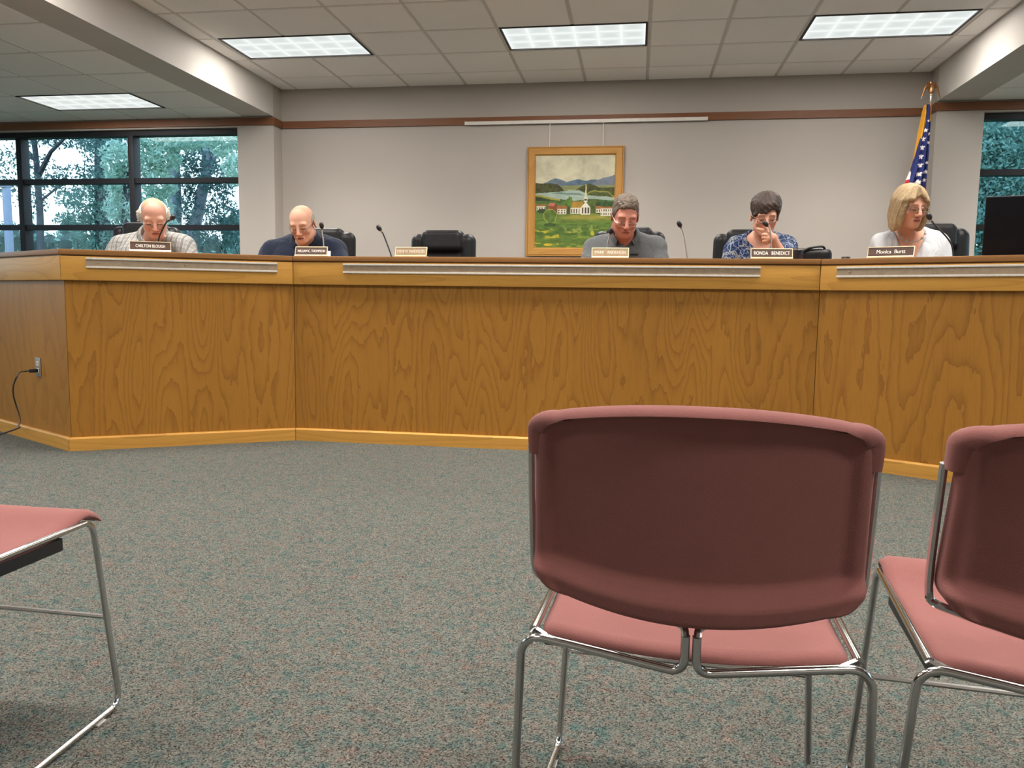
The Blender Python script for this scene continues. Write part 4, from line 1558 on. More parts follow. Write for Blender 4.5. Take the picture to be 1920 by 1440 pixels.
def smax(a, b, k):
    return -smin(-a, -b, k)


def axis(*parts):
    """parts: (start, stop, step) runs -> one increasing coordinate list"""
    out = [parts[0][0]]
    for a, b, s in parts:
        n = max(1, int(round((b - out[-1]) / s)))
        out += list(np.linspace(out[-1], b, n + 1)[1:])
    return np.array(out, np.float32)


class Field:
    def __init__(self, xs, ys, zs):
        self.a = [np.asarray(q, np.float32) for q in (xs, ys, zs)]
        self.S = np.full([len(q) for q in self.a], 0.3, np.float32)

    def put(self, fn, lo, hi, k=0.0, op='u'):
        sl = []
        for q, l, h in zip(self.a, lo, hi):
            i = max(0, int(np.searchsorted(q, l)) - 1)
            j = min(len(q), int(np.searchsorted(q, h)) + 1)
            if j - i < 1:
                return self
            sl.append(slice(i, j))
        X = self.a[0][sl[0]][:, None, None]
        Y = self.a[1][sl[1]][None, :, None]
        Z = self.a[2][sl[2]][None, None, :]
        d = fn(X, Y, Z)
        sub = self.S[tuple(sl)]
        if op == 'u':
            self.S[tuple(sl)] = smin(sub, d, k)
        elif op == 's':
            self.S[tuple(sl)] = smax(sub, -d, k)
        else:
            self.S[tuple(sl)] = smax(sub, d, k)
        return self

    def cone(self, a, b, r1, r2=None, k=0.02, op='u'):
        r2 = r1 if r2 is None else r2
        a = np.asarray(a, float); b = np.asarray(b, float)
        ba = b - a
        L2 = float(ba @ ba) + 1e-12

        def fn(X, Y, Z):
            px, py, pz = X - a[0], Y - a[1], Z - a[2]
            t = np.clip((px * ba[0] + py * ba[1] + pz * ba[2]) / L2, 0, 1)
            return np.sqrt((px - t * ba[0]) ** 2 + (py - t * ba[1]) ** 2 + (pz - t * ba[2]) ** 2) - (r1 + (r2 - r1) * t)
        m = max(r1, r2) + k + 0.02
        return self.put(fn, np.minimum(a, b) - m, np.maximum(a, b) + m, k, op)

    def ell(self, c, r, R=None, k=0.02, op='u'):
        c = np.asarray(c, float); r = np.asarray(r, float)
        R = np.eye(3) if R is None else np.asarray(R)

        def fn(X, Y, Z):
            px, py, pz = X - c[0], Y - c[1], Z - c[2]
            q = [(px * R[0, i] + py * R[1, i] + pz * R[2, i]) / r[i] for i in range(3)]
            k0 = np.sqrt(q[0] ** 2 + q[1] ** 2 + q[2] ** 2) + 1e-9
            k1 = np.sqrt((q[0] / r[0]) ** 2 + (q[1] / r[1]) ** 2 + (q[2] / r[2]) ** 2) + 1e-9
            return k0 * (k0 - 1.0) / k1
        m = r.max() + k + 0.02
        return self.put(fn, c - m, c + m, k, op)

    def rbox(self, c, b, r, R=None, k=0.0, op='u'):
        c = np.asarray(c, float); b = np.asarray(b, float)
        R = np.eye(3) if R is None else np.asarray(R)

        def fn(X, Y, Z):
            px, py, pz = X - c[0], Y - c[1], Z - c[2]
            q = [np.abs(px * R[0, i] + py * R[1, i] + pz * R[2, i]) - b[i] + r for i in range(3)]
            return np.sqrt(sum(np.maximum(x, 0) ** 2 for x in q)) + np.minimum(np.maximum(np.maximum(q[0], q[1]), q[2]), 0) - r
        m = float(np.linalg.norm(b)) + k + 0.02
        return self.put(fn, c - m, c + m, k, op)

    def nets(self):
        S = self.S
        for ax in range(3):                      # close the solid at the grid's border
            ix = [slice(None)] * 3
            for e in (0, -1):
                ix[ax] = e
                S[tuple(ix)] = np.maximum(S[tuple(ix)], 1e-4)
        ins = S < 0
        nx, ny, nz = S.shape
        cnt = np.zeros((nx - 1, ny - 1, nz - 1), np.int8)
        offs = [(i, j, k) for i in (0, 1) for j in (0, 1) for k in (0, 1)]
        for i, j, k in offs:
            cnt += ins[i:nx - 1 + i, j:ny - 1 + j, k:nz - 1 + k]
        act = (cnt > 0) & (cnt < 8)
        I, J, K = np.nonzero(act)
        n = len(I)
        idx = np.full(act.shape, -1, np.int64)
        idx[I, J, K] = np.arange(n)
        P = np.zeros((n, 3)); Wt = np.zeros(n)
        pos = lambda i, j, k: np.stack([self.a[0][I + i], self.a[1][J + j], self.a[2][K + k]], 1).astype(float)
        for (i, j, k) in offs:
            for d in range(3):
                if (i, j, k)[d]:
                    continue
                e = [i, j, k]; e[d] = 1
                s0 = S[I + i, J + j, K + k]; s1 = S[I + e[0], J + e[1], K + e[2]]
                m = (s0 < 0) != (s1 < 0)
                t = np.where(m, s0 / np.where(m, s0 - s1, 1), 0)
                p = pos(i, j, k) * (1 - t)[:, None] + pos(*e) * t[:, None]
                P[m] += p[m]
                Wt[m] += 1
        P /= np.maximum(Wt, 1)[:, None]
        Q = []
        for d in range(3):
            a, b = (d + 1) % 3, (d + 2) % 3
            s0 = [slice(None)] * 3; s1 = [slice(None)] * 3
            s0[d] = slice(0, -1); s1[d] = slice(1, None)
            ch = ins[tuple(s0)] != ins[tuple(s1)]
            g = np.array(np.nonzero(ch))
            ok = (g[a] > 0) & (g[b] > 0) & (g[a] < S.shape[a] - 1) & (g[b] < S.shape[b] - 1)
            g = g[:, ok]
            def cell(da, db):
                h = g.copy(); h[a] += da; h[b] += db
                return idx[h[0], h[1], h[2]]
            q = np.stack([cell(-1, -1), cell(0, -1), cell(0, 0), cell(-1, 0)], 1)
            fl = ~ins[g[0], g[1], g[2]]
            q[fl] = q[fl][:, ::-1]
            Q.append(q)
        Q = np.concatenate(Q)
        Q = Q[(Q >= 0).all(1)]
        return P, Q


def rotm(rx, ry, rz):
    cx, sx, cy, sy, cz, sz = math.cos(rx), math.sin(rx), math.cos(ry), math.sin(ry), math.cos(rz), math.sin(rz)
    Rx = np.array([[1, 0, 0], [0, cx, -sx], [0, sx, cx]])
    Ry = np.array([[cy, 0, sy], [0, 1, 0], [-sy, 0, cy]])
    Rz = np.array([[cz, -sz, 0], [sz, cz, 0], [0, 0, 1]])
    return Rz @ Ry @ Rx


# ================================================================== BLACK LEATHER OFFICE CHAIRS
def office_chair():
    o = empty('office_chair')
    f = Field(np.arange(-.30, .301, .009), np.arange(.12, .40, .009), np.arange(.50, 1.18, .009))
    Rb = rotm(math.radians(-7), 0, 0)
    f.rbox((0, .265, .835), (.165, .055, .29), .045, Rb, 0)
    f.rbox((0, .245, 1.045), (.160, .05, .085), .045, Rb, 0.02)
    f.rbox((0, .225, .70), (.150, .05, .12), .045, Rb, 0.02)
    for s in (-1, 1):
        f.cone((s * .200, .245, .62), (s * .192, .275, 1.045), .054, .058, 0.010)
    P, Q = f.nets()
    np_mesh('backrest', P, Q, MAT['leather'], o)
    m = MB()
    m.tube(smooth_path([(-.155, .222, .56), (-.152, .235, .80), (-.150, .245, .98), (-.13, .262, 1.085), (0, .275, 1.105), (.13, .262, 1.085), (.150, .245, .98), (.152, .235, .80), (.155, .222, .56)], 5), .0045, 6)
    m.build('piping', MAT['leather'], o, smooth=True)
    f = Field(np.arange(-.30, .301, .012), np.arange(-.32, .26, .012), np.arange(.28, .43, .012))
    f.rbox((0, -.03, .350), (.25, .245, .05), .045)
    P, Q = f.nets()
    np_mesh('seat', P, Q, MAT['leather'], o)
    for s in (-1, 1):
        a = MB()
        a.tube(fillet([(s * .235, .16, .335), (s * .30, .16, .335), (s * .30, .12, .66), (s * .30, -.17, .66), (s * .30, -.14, .35), (s * .235, -.10, .335)], .06, 5), .016, 8)
        ar = a.build('armrest', MAT['black_plastic'], o, smooth=True)
        MB().box((s * .30 - .035, -.17, .662), (s * .30 + .035, .13, .70)).build('arm_pad', MAT['leather'], ar, bevel=.015, seg=3)
    MB().lathe([(.03, .09), (.03, .22), (.022, .23), (.022, .30)], (0, 0, 0), 14).build('gas_column', MAT['black_plastic'], o, smooth=True)
    for k in range(5):
        a = 2 * math.pi * k / 5 + .3
        c, s = math.cos(a), math.sin(a)
        lg = MB().tube([(c * .02, s * .02, .115), (c * .29, s * .29, .078)], [.03, .018], 8).build('base_leg', MAT['black_plastic'], o, smooth=True)
        M_ = Matrix.Translation((c * .28, s * .28, .029)) @ Matrix.Rotation(a, 4, 'Z') @ Matrix.Rotation(math.pi / 2, 4, 'X')
        MB().lathe([(.022, -.02), (.028, -.016), (.028, .016), (.022, .02)], (0, 0, 0), 14, M_).build('caster', MAT['black_plastic'], lg, smooth=True)
    return o


_oc = office_chair()
OC_H = 1.10
_spots = [(831, 437, 5.68, 0.0, 'empty black leather office chair behind the name plate with painted glare'),
          (608, 440, 5.50, 0.05, 'black leather office chair behind the man in navy'),
          (1184, 432, 5.43, 0.05, 'black leather office chair behind the man in the grey polo'),
          (1398, 437, 5.60, -0.12, 'black leather office chair behind the woman in the patterned blue top'),
          (1752, 418, 5.16, 0.10, 'black leather office chair behind the woman in white'),
          (280, 448, 5.08, 0.10, 'black leather office chair behind the man in plaid')]
for i, (u, v, y, rz, lab) in enumerate(_spots):
    c = _oc if i == 0 else copy_tree(_oc)
    p = at(u, v, y + 0.26)
    c.location = (p[0], y, DAIS + 0.0005)
    c.rotation_euler = (0, 0, rz)
    tag(c, lab, 'office chair', 'black office chairs at the council desk')

# low black bag on the work surface beside the tumbler
_bp = at(1527, 478, 5.12)
bag = empty('black_bag', (_bp[0] + .01, 5.12, 1.0205), 0.1, 'rounded black leather bag with a flat strap beside the dark tumbler', 'bag')
f = Field(np.arange(-.13, .131, .007), np.arange(-.07, .071, .007), np.arange(0.0, .26, .007))
f.rbox((0, 0, .118), (.090, .05, .116), .04)
P, Q = f.nets()
np_mesh('bag_body', P, Q, MAT['leather'], bag)
MB().tube(smooth_path([(-.09, -.03, .205), (-.06, -.045, .228), (0.0, -.045, .240), (.03, -.04, .236), (.045, -.02, .215)], 6), .007, 8).build('strap', MAT['leather'], bag, smooth=True)


# ================================================================== PEOPLE
def hair_mat(name, a, b, rough=0.5):
    m = Mat(name)
    v = m.coords((60, 60, 14))
    f = m.noise(v, 4.0, 3, 0.6, 0.6)
    w = m.noise(m.coords((9, 9, 9)), 2, 2)
    m.set(m.ramp(m.math('MULTIPLY_ADD', w, 0.35, m.math('MULTIPLY', f, 0.75)), [(0.30, a), (0.75, b)]), rough, spec=0.35)
    m.bump(f, 0.5, 0.004)
    return m.m


def cloth_plain(name, c, var=0.12):
    m = Mat(name)
    v = m.coords((1, 1, 0.35))
    f = m.noise(v, 16, 3, 0.55, 0.8)
    g = m.noise(m.coords(), 500, 1)
    m.set(m.mix(g, tuple(x * (1 - var) for x in c), tuple(x * (1 + var) for x in c)), 0.85, spec=0.15, sheen=0.1)
    m.bump(f, 0.55, 0.03)
    return m.m


def cloth_plaid(name):
    m = Mat(name)
    v = m.coords()
    s = m.n('SeparateXYZ')
    m.l(v, s.inputs[0])
    w = m.noise(v, 6, 2)
    xx = m.math('ADD', s.outputs[0], m.math('MULTIPLY', w, 0.03))
    def stripes(c, freq, lo, ph=0.0):
        q = m.math('SINE', m.math('MULTIPLY_ADD', c, freq, ph))
        return m.math('GREATER_THAN', q, lo)
    a = stripes(xx, 2 * math.pi / 0.034, 0.15)
    b = stripes(xx, 2 * math.pi / 0.017, 0.72, 1.0)
    h = stripes(m.math('ADD', s.outputs[2], m.math('MULTIPLY', s.outputs[1], 0.7)), 2 * math.pi / 0.04, 0.55)
    c = m.mix(m.math('MULTIPLY', a, 0.55), (0.30, 0.295, 0.275), (0.12, 0.12, 0.12))
    c = m.mix(m.math('MULTIPLY', b, 0.55), c, (0.46, 0.45, 0.43))
    c = m.mix(m.math('MULTIPLY', h, 0.32), c, (0.13, 0.13, 0.13))
    m.set(c, 0.85, spec=0.15)
    m.bump(m.noise(m.coords((1, 1, .4)), 15, 3, .55, .8), 0.55, 0.03)
    return m.m


def cloth_paisley(name):
    m = Mat(name)
    v = m.coords()
    n = m.n('TexNoise'); n.inputs['Scale'].default_value = 14
    m.l(v, n.inputs['Vector'])
    mm = m.n('Mix', data_type='RGBA', blend_type='ADD')
    mm.inputs[0].default_value = 0.06
    m.l(v, mm.inputs[6]); m.l(n.outputs['Color'], mm.inputs[7])
    vo = m.n('TexVoronoi', feature='F1'); vo.inputs['Scale'].default_value = 26
    m.l(mm.outputs[2], vo.inputs['Vector'])
    rings = m.math('SINE', m.math('MULTIPLY', vo.outputs['Distance'], 26.0))
    v2 = m.n('TexVoronoi', feature='DISTANCE_TO_EDGE'); v2.inputs['Scale'].default_value = 26
    m.l(mm.outputs[2], v2.inputs['Vector'])
    c = m.mix(m.math('GREATER_THAN', rings, 0.25), (0.008, 0.014, 0.045), (0.040, 0.075, 0.19))
    c = m.mix(m.math('LESS_THAN', v2.outputs['Distance'], 0.035), c, (0.30, 0.35, 0.44))
    big = m.noise(v, 9, 2)
    v3 = m.n('TexVoronoi'); v3.inputs['Scale'].default_value = 110
    m.l(v, v3.inputs['Vector'])
    g = m.mix(m.math('GREATER_THAN', v3.outputs['Distance'], 0.42), (0.02, 0.025, 0.05), (0.25, 0.26, 0.28))
    c = m.mix(m.math('GREATER_THAN', big, 0.57), c, g)
    m.set(c, 0.8, spec=0.2)
    m.bump(m.noise(m.coords((1, 1, .4)), 15, 3, .55, .8), 0.4, 0.03)
    return m.m


MAT['trousers'] = cloth_plain('dark_trouser_cloth', (0.03, 0.032, 0.04))
MAT['shoe'] = plain('dark_shoe_leather', (0.02, 0.014, 0.01), 0.35)
MAT['eyewear'] = plain('thin_metal_eyewear', (0.20, 0.15, 0.12), 0.3, 0.7)
MAT['eyewear_dark'] = plain('dark_eyewear', (0.02, 0.018, 0.02), 0.35)
_lg = Mat('spectacle_lens')
_t1 = _lg.n('BsdfTransparent'); _t1.inputs[0].default_value = (0.97, 0.97, 0.97, 1)
_t2 = _lg.n('BsdfGlossy'); _t2.inputs['Roughness'].default_value = 0.03
_t3 = _lg.n('MixShader'); _t3.inputs[0].default_value = 0.04
_lg.l(_t1.outputs[0], _t3.inputs[1]); _lg.l(_t2.outputs[0], _t3.inputs[2]); _lg.l(_t3.outputs[0], _lg.o.inputs[0])
MAT['specs'] = _lg.m


class Person:
    """a seated figure: every measure in metres, world axes, relative to the seat origin on the platform"""

    def __init__(self, q):
        self.q = q
        self.o = np.array([q['seat'][0], q['seat'][1], DAIS])
        rel = lambda p: np.asarray(p, float) - self.o
        q['sh'] = [np.asarray(p) - np.array([0, 0, .042]) for p in q['sh']]
        self.hc = rel(q['head'])
        self.s = q.get('scale', 1.08)
        p, y, r = [math.radians(a) for a in q['rot']]
        self.R = rotm(p, r, y)
        self.sh = [rel(q['sh'][0]), rel(q['sh'][1])]
        self.rz = q.get('rz', 0.0)
        self.f = np.array([math.sin(self.rz), -math.cos(self.rz), 0])
        self.side = np.array([math.cos(self.rz), math.sin(self.rz), 0])
        self.el = [rel(e) for e in q['el']]
        self.wr = [rel(e) for e in q['wr']]
        self.pel = np.array([0, 0.0, 0.555])
        self.nb = (self.sh[0] + self.sh[1]) / 2 + np.array([0, 0.02, 0.062])
        self.fem = q.get('fem', False)

    def H(self, p):
        return self.hc + self.R @ (np.asarray(p, float) * self.s)

    def torso(self, F, inf=0.0, k=0.05, arms=True, sleeve=1.0, down=True):
        """torso, shoulders and arms; inf makes room for clothes"""
        w = 0.075 if self.fem else 0.09
        rr = 0.112 if self.fem else 0.125
        s = self.side
        mid = self.pel * 0.45 + self.nb * 0.55 + np.array([0, .0, -.03]) - self.f * 0.0
        cx = self.nb - np.array([0, 0, .15]) + self.f * 0.015
        if down:
            for e in (-1, 1):
                F.cone(self.pel + s * e * .075, mid + s * e * .07, .135 + inf, .125 + inf, k)
        for e in (-1, 1):
            F.cone(mid + s * e * .07, cx + s * e * w, .125 + inf, rr + inf, k)
        a = self.nb - np.array([0, 0, .035])
        for i in (0, 1):
            F.cone(a, self.sh[i], .062 + inf, .066 + inf, k)
            F.cone(self.nb + np.array([0, .02, .01]), self.sh[i] + np.array([0, .01, .0]), .048 + inf, .05 + inf, k)
        if self.q.get('hunch'):
            F.ell(self.nb + np.array([0.0, .07, -.03]), (.19 + inf, .10 + inf, .10 + inf), None, k)
        if self.fem:
            for e in (-1, 1):
                F.ell(cx + s * e * .075 + self.f * .09 + np.array([0, 0, -.06]), (.062 + inf, .055 + inf, .06 + inf), None, .04)
        if arms:
            t = 0.005 if self.fem else 0.0
            for i in (0, 1):
                sl = sleeve[i] if isinstance(sleeve, (list, tuple)) else sleeve
                e1 = min(1.0, sl * 2)
                pt = self.sh[i] + (self.el[i] - self.sh[i]) * e1
                F.cone(self.sh[i], pt, .060 - t + inf, .060 - t + (-.014) * e1 + inf * (1.5 if sl < 0.6 else 1), .03)
                if sl > 0.5:
                    e2 = (sl - .5) * 2
                    F.cone(self.el[i], self.el[i] + (self.wr[i] - self.el[i]) * e2, .044 - t + inf, .044 - t - .016 * e2 + inf, .02)

    def hand(self, F, i):
        """palm with four unequal bent fingers and a thumb at its side, resting forward"""
        h = self.q.get('hands', [None, None])[i]
        w = self.wr[i]
        if h is None:
            d = (self.wr[i] - self.el[i]); d[2] = 0
            d = d / (np.linalg.norm(d) + 1e-9)
            lat = np.array([-d[1], d[0], 0])
            if i == 1:
                lat = -lat           # thumbs point inwards
            dn = np.array([0, 0, -1.0])
            pc = w + d * .05
            Rm = np.stack([lat, d, -dn], 1)
            F.ell(pc, (.040, .050, .017), Rm, .015)
            for j, (o, L) in enumerate(((-.030, .058), (-.010, .072), (.010, .078), (.030, .070))):
                a = w + d * .092 + lat * o
                b = a + d * L * .5 + dn * .004
                c = b + d * L * .34 + dn * .016
                F.cone(w + d * .05 + lat * o * .8, a, .0105, .0098, .006)
                F.cone(a, b, .0095, .0088, .004)
                F.cone(b, c, .0088, .0075, .003)
            a = w + d * .025 + lat * .034
            b = a + d * .03 + lat * .026
            F.cone(a, b, .0125, .0108, .01)
            F.cone(b, b + d * .03 + lat * .004 + dn * .006, .0105, .0088, .004)
        else:
            for a, b, r1, r2, k in h:
                F.cone(np.asarray(a) - self.o, np.asarray(b) - self.o, r1, r2, k)

    def head(self, F):
        s, R, H = self.s, self.R, self.H
        el = lambda c, r, k=.02, op='u', RR=None: F.ell(H(c), np.array(r) * s, R if RR is None else R @ RR, k * s, op)
        co = lambda a, b, r1, r2, k=.012, op='u': F.cone(H(a), H(b), r1 * s, r2 * s, k * s, op)
        wd = self.q.get('wide', 1.0)
        jw = self.q.get('jaw', 1.0)
        el((0, .015, .035), (.076 * wd, .097, .084))
        el((0, -.026, -.020), (.062 * wd, .066, .078), .03)
        el((0, -.030, -.075), (.053 * jw, .054, .046), .03)
        el((0, -.074, -.098), (.025 * jw, .018, .020), .025)
        for e in (-1, 1):
            el((e * .050 * jw, .004, -.066), (.016, .026, .026), .03)
            el((e * .042, -.062, -.026), (.022, .022, .020), .02)
        co((-.040, -.074, .022), (.040, -.074, .022), .015, .015, .014)
        for e in (-1, 1):
            el((e * .031, -.106, .003), (.018, .020, .012), .012, 's')
            el((e * .031, -.078, .001), (.0150, .0135, .0125), .004)
        # nose
        co((0, -.088, .014), (0, -.110, -.028), .0085, .0115, .010)
        el((0, -.112, -.034), (.0120, .0115, .0105), .006)
        for e in (-1, 1):
            el((e * .0125, -.1005, -.038), (.0078, .0100, .0080), .005)
        # mouth
        co((-.021, -.086, -.064), (.021, -.086, -.064), .0062, .0062, .006)
        co((-.012, -.091, -.0625), (.012, -.091, -.0625), .0062, .0062, .006)
        co((-.016, -.088, -.0735), (.016, -.088, -.0735), .0072, .0072, .006)
        op = self.q.get('mouth', .0012)
        co((-.022, -.097, -.0675), (.022, -.097, -.0675), op, op, .003, 's')
        # ears
        for e in (-1, 1):
            Re = rotm(0.15, 0, e * 0.45)
            el((e * .080 * wd, .014, -.010), (.0085, .019, .031), .006, 'u', Re)
            el((e * .090 * wd, .008, -.006), (.0075, .010, .018), .004, 's', Re)
        # neck
        a = self.nb + np.array([0, 0.0, -.03])
        F.cone(a, H((0, .028, -.065)), .062 if not self.fem else .054, .055 * s if not self.fem else .047 * s, .03)

    def skin_color(self, V):
        q = self.q
        L = ((V - self.hc) @ self.R) / self.s
        base = np.array(lin(*q['skin']))
        C = np.ones((len(V), 3)) * base
        x, y, z = np.abs(L[:, 0]), L[:, 1], L[:, 2]
        face = (np.linalg.norm(L, axis=1) < .19)
        g = lambda cx, cy, cz, r: np.exp(-((x - cx) ** 2 + (y - cy) ** 2 + (z - cz) ** 2) / (2 * r * r)) * face
        red = base * np.array([1.05, .72, .68])
        for m, k in ((g(.042, -.07, -.03, .018), q.get('blush', .6)), (g(0, -.11, -.034, .013), q.get('blush', .6)), (g(.08, .01, -.01, .02), .35)):
            C += (red - C) * (m * k)[:, None]
        lips = face & (x < .0225) & (y < -.080) & (np.abs(z + .0675) < .0075 * np.sqrt(np.clip(1 - (x / .024) ** 2, 0, 1)))
        C[lips] = np.array(lin(*q.get('lips', (150, 84, 74))))
        gap = face & (x < .021) & (y < -.075) & (np.abs(z + .0675) < q.get('mouth', .0012) + .0006)
        C[gap] = np.array(lin(112, 60, 54))
        lid = face & (np.abs(z + .0075 - .1 * (x - .031) ** 2 / .02) < .0022) & (np.abs(x - .031) < .0145) & (y < -.072)
        C[lid] = np.array(lin(70, 46, 40))
        brow = face & (np.abs(z - (.0205 + .004 * np.cos((x - .030) / .02))) < .0036) & (x > .012) & (x < .050) & (y < -.055)
        C[brow] = C[brow] * .35 + np.array(lin(*q['brow'])) * .65
        nos = face & (np.hypot(x - .0075, y + .104) < .0045) & (np.abs(z + .0445) < .004)
        C[nos] = np.array(lin(88, 48, 40))
        if q.get('stubble'):
            st = face & (z < -.045) & (y < .0)
            C[st] *= np.array([.90, .90, .92])
        if q.get('scalp'):
            sc = face & (z > .045) & (y > -.035 + (z - .06) * .2)
            f = np.clip((z[sc] - .045) / .03, 0, 1)[:, None] * q['scalp'][1]
            C[sc] = C[sc] * (1 - f) + np.array(lin(*q['scalp'][0])) * f
        return C

    def axes(self, dense=.0036):
        h, s = self.hc, self.s
        r = .135 * s
        zlo = h[2] - .155 * s - self.q.get('dense_down', 0)
        xs = axis((-.46, h[0] - r, .012), (h[0] - r, h[0] + r, dense), (h[0] + r, .46, .012))
        ylo = min(h[1] - .16 * s, h[1] - .2)
        ys = axis((-.80, ylo, .014), (ylo, h[1] + .12 * s, .0052), (h[1] + .12 * s, .24, .012))
        zs = axis((-.005, zlo, .013), (zlo, h[2] + .145 * s, dense))
        return xs, ys, zs

    def build(self):
        q = self.q
        xs, ys, zs = self.axes()
        F = Field(xs, ys, zs)
        self.torso(F)
        s = self.side
        self.kn = [self.pel + s * e * .12 + self.f * .43 + np.array([0, 0, -.03]) for e in (-1, 1)]
        self.an = [k + np.array([0, 0, -.44]) + self.f * -.05 for k in self.kn]
        for e, k, a in zip((-1, 1), self.kn, self.an):
            F.cone(self.pel + s * e * .09 + np.array([0, 0, -.02]), k, .082, .056, .03)
            F.cone(k, a, .054, .036, .02)
            F.cone(a + np.array([0, 0, -.038]), a + self.f * .15 + np.array([0, 0, -.058]), .036, .026, .02)
        for i in (0, 1):
            self.hand(F, i)
        self.head(F)
        V, Q = F.nets()
        self.root = np_mesh('person', V, Q, MAT['skin'], None, True, self.skin_color(V))
        self.root.location = self.o
        tag(self.root, q['label'], 'person', 'council members at the desk')
        # trousers and shoes
        zs2 = np.arange(.04, .80, .014); xs2 = np.arange(-.34, .341, .014); ys2 = np.arange(-.72, .24, .014)
        G = Field(xs2, ys2, zs2)
        for e, k, a in zip((-1, 1), self.kn, self.an):
            G.cone(self.pel + s * e * .075, self.pel + s * e * .075 + np.array([0, 0, .10]), .150, .145, .05)
            G.cone(self.pel + s * e * .09 + np.array([0, 0, -.02]), k, .097, .072, .03)
            G.cone(k, a + np.array([0, 0, .03]), .070, .058, .02)
        G.put(lambda X, Y, Z: (Z - .70) + 0 * X + 0 * Y, (-9, -9, -9), (9, 9, 9), 0, 'i')
        P, Qd = G.nets()
        np_mesh('trousers', P, Qd, MAT['trousers'], self.root)
        for a in self.an:
            c = a + self.f * .06
            G = Field(np.arange(c[0] - .14, c[0] + .141, .011), np.arange(c[1] - .22, c[1] + .2, .011), np.arange(-.0, .13, .011))
            G.cone(a + np.array([0, 0, -.036]), a + self.f * .17 + np.array([0, 0, -.052]), .052, .040, .02)
            G.put(lambda X, Y, Z: (.002 - Z) + 0 * X + 0 * Y, (-9, -9, -9), (9, 9, 9), 0, 'i')
            P, Qd = G.nets()
            np_mesh('shoe', P, Qd, MAT['shoe'], self.root)
        self.shirt()
        if 'hair' in q:
            self.hair()
        if q.get('glasses'):
            self.glasses(*q['glasses'])
        return self

    def shirt(self):
        q = self.q
        h = self.nb
        xs = axis((-.46, .46, .009)); ys = axis((-.62, .24, .010)); zs = axis((.42, h[2] + .14, .009))

        def make(inf, sleeve, cut, arms=True, zmax=None):
            F = Field(xs, ys, zs)
            self.torso(F, inf, .05, arms, sleeve)
            if q.get('collar'):
                F.cone(h + np.array([0, 0, -.02]), h + (self.H((0, .028, -.065)) - h) * .30, .070, .066, .02)
            F.put(lambda X, Y, Z: (.47 - Z) + 0 * X + 0 * Y, (-9, -9, -9), (9, 9, 9), 0, 'i')
            for a, b, r1, r2 in cut:
                F.cone(a, b, r1, r2, .006, 's')
            if zmax is not None:
                F.put(lambda X, Y, Z: (Z - zmax) + 0 * X + 0 * Y, (-9, -9, -9), (9, 9, 9), 0, 'i')
            # folds at elbow and flank
            amp = q.get('fold', .004)
            F.S += (amp * np.sin(F.a[0][:, None, None] * 34 + F.a[2][None, None, :] * 46 + 3 * np.sin(F.a[1][None, :, None] * 14)) *
                    np.clip((np.abs(F.a[0]) - .10) * 8, 0, 1)[:, None, None]).astype(np.float32) * (np.abs(F.S) < .05)
            return F.nets()
        up = self.H((0, .03, -.05)) - h
        up = up / np.linalg.norm(up)
        cuts = [(h + up * .075, h + up * .20, .072, .10)]
        kind = q['neck']
        if kind == 'v':          # open jacket over a dark top
            for t in np.linspace(0, 1, 7):
                p = h + self.f * (.085 + .05 * t) + np.array([0, 0, .035 - .20 * t]) + self.side * (-.012 * t)
                cuts.append((p, p + self.f * .14, .066 * (1 - t) + .022, .066 * (1 - t) + .022))
            cuts.append((h + np.array([0, -.01, .0]), h + up * .20, .060, .085))
        elif kind == 'scoop':
            for t in np.linspace(0, 1, 6):
                p = h + self.f * (.075 + .03 * t) + np.array([0, 0, .03 - .115 * t]) + self.side * (-.01)
                cuts.append((p, p + self.f * .14, .075 * (1 - t) + .018, .075 * (1 - t) + .018))
            cuts.append((h + np.array([0, -.01, .01]), h + up * .20, .066, .09))
        elif kind == 'collar':
            for t in np.linspace(0, 1, 4):
                p = h + self.f * (.080 + .02 * t) + np.array([0, 0, .025 - .075 * t])
                cuts.append((p, p + self.f * .12, .030 * (1 - t) + .006, .030 * (1 - t) + .006))
        P, Q = make(.014, q['sleeve'], cuts)
        np_mesh(q.get('shirt_name', 'shirt'), P, Q, q['shirt'], self.root)
        if kind == 'v':
            P, Q = make(.006, .1, [(h + up * .0 + self.f * .09 + np.array([0, 0, -.06]), h + up * .3 + self.f * .05, .09, .12)], False, h[2] - .066)
            np_mesh('dark_top', P, Q, cloth_plain('black_knit', (.016, .014, .016)), self.root)
        if q.get('collar'):
            self.collar(up)

    def collar(self, up):
        """turned-down collar: stand, fold and two pointed flaps"""
        h = self.nb
        xa = self.side
        ya = np.cross(up, xa); ya /= np.linalg.norm(ya)
        rows = []
        open_ = self.q['collar']
        for p in np.linspace(-math.pi + open_, math.pi - open_, 41):
            c, s_ = math.cos(p), math.sin(p)          # p = 0 at the back of the neck
            fr = (1 - c) / 2
            flap = np.clip((abs(p) - 1.9) / .9, 0, 1)
            rad = xa * s_ + ya * c
            rad = rad * np.array([1.0, 1.0, 1.0])
            cen = h + up * (.050 - .026 * fr) + self.f * (.018 * fr + .010)
            col = []
            for r, z in ((.066, -.005), (.067, .035), (.071, .042), (.078, .038), (.088 + .012 * flap, .008), (.097 + .018 * flap, -.008 - .034 * flap)):
                r2 = r + .004
                col.append(cen + rad * r2 + up * z + self.f * (.012 * flap if z < .01 else 0))
            rows.append(col)
        m = MB().grid(np.array(rows)).build('collar', self.q['shirt'], self.root, smooth=True)
        md = m.modifiers.new('thick', 'SOLIDIFY'); md.thickness = .004; md.offset = 0
        ms = m.modifiers.new('round', 'SUBSURF'); ms.levels = 1; ms.render_levels = 1

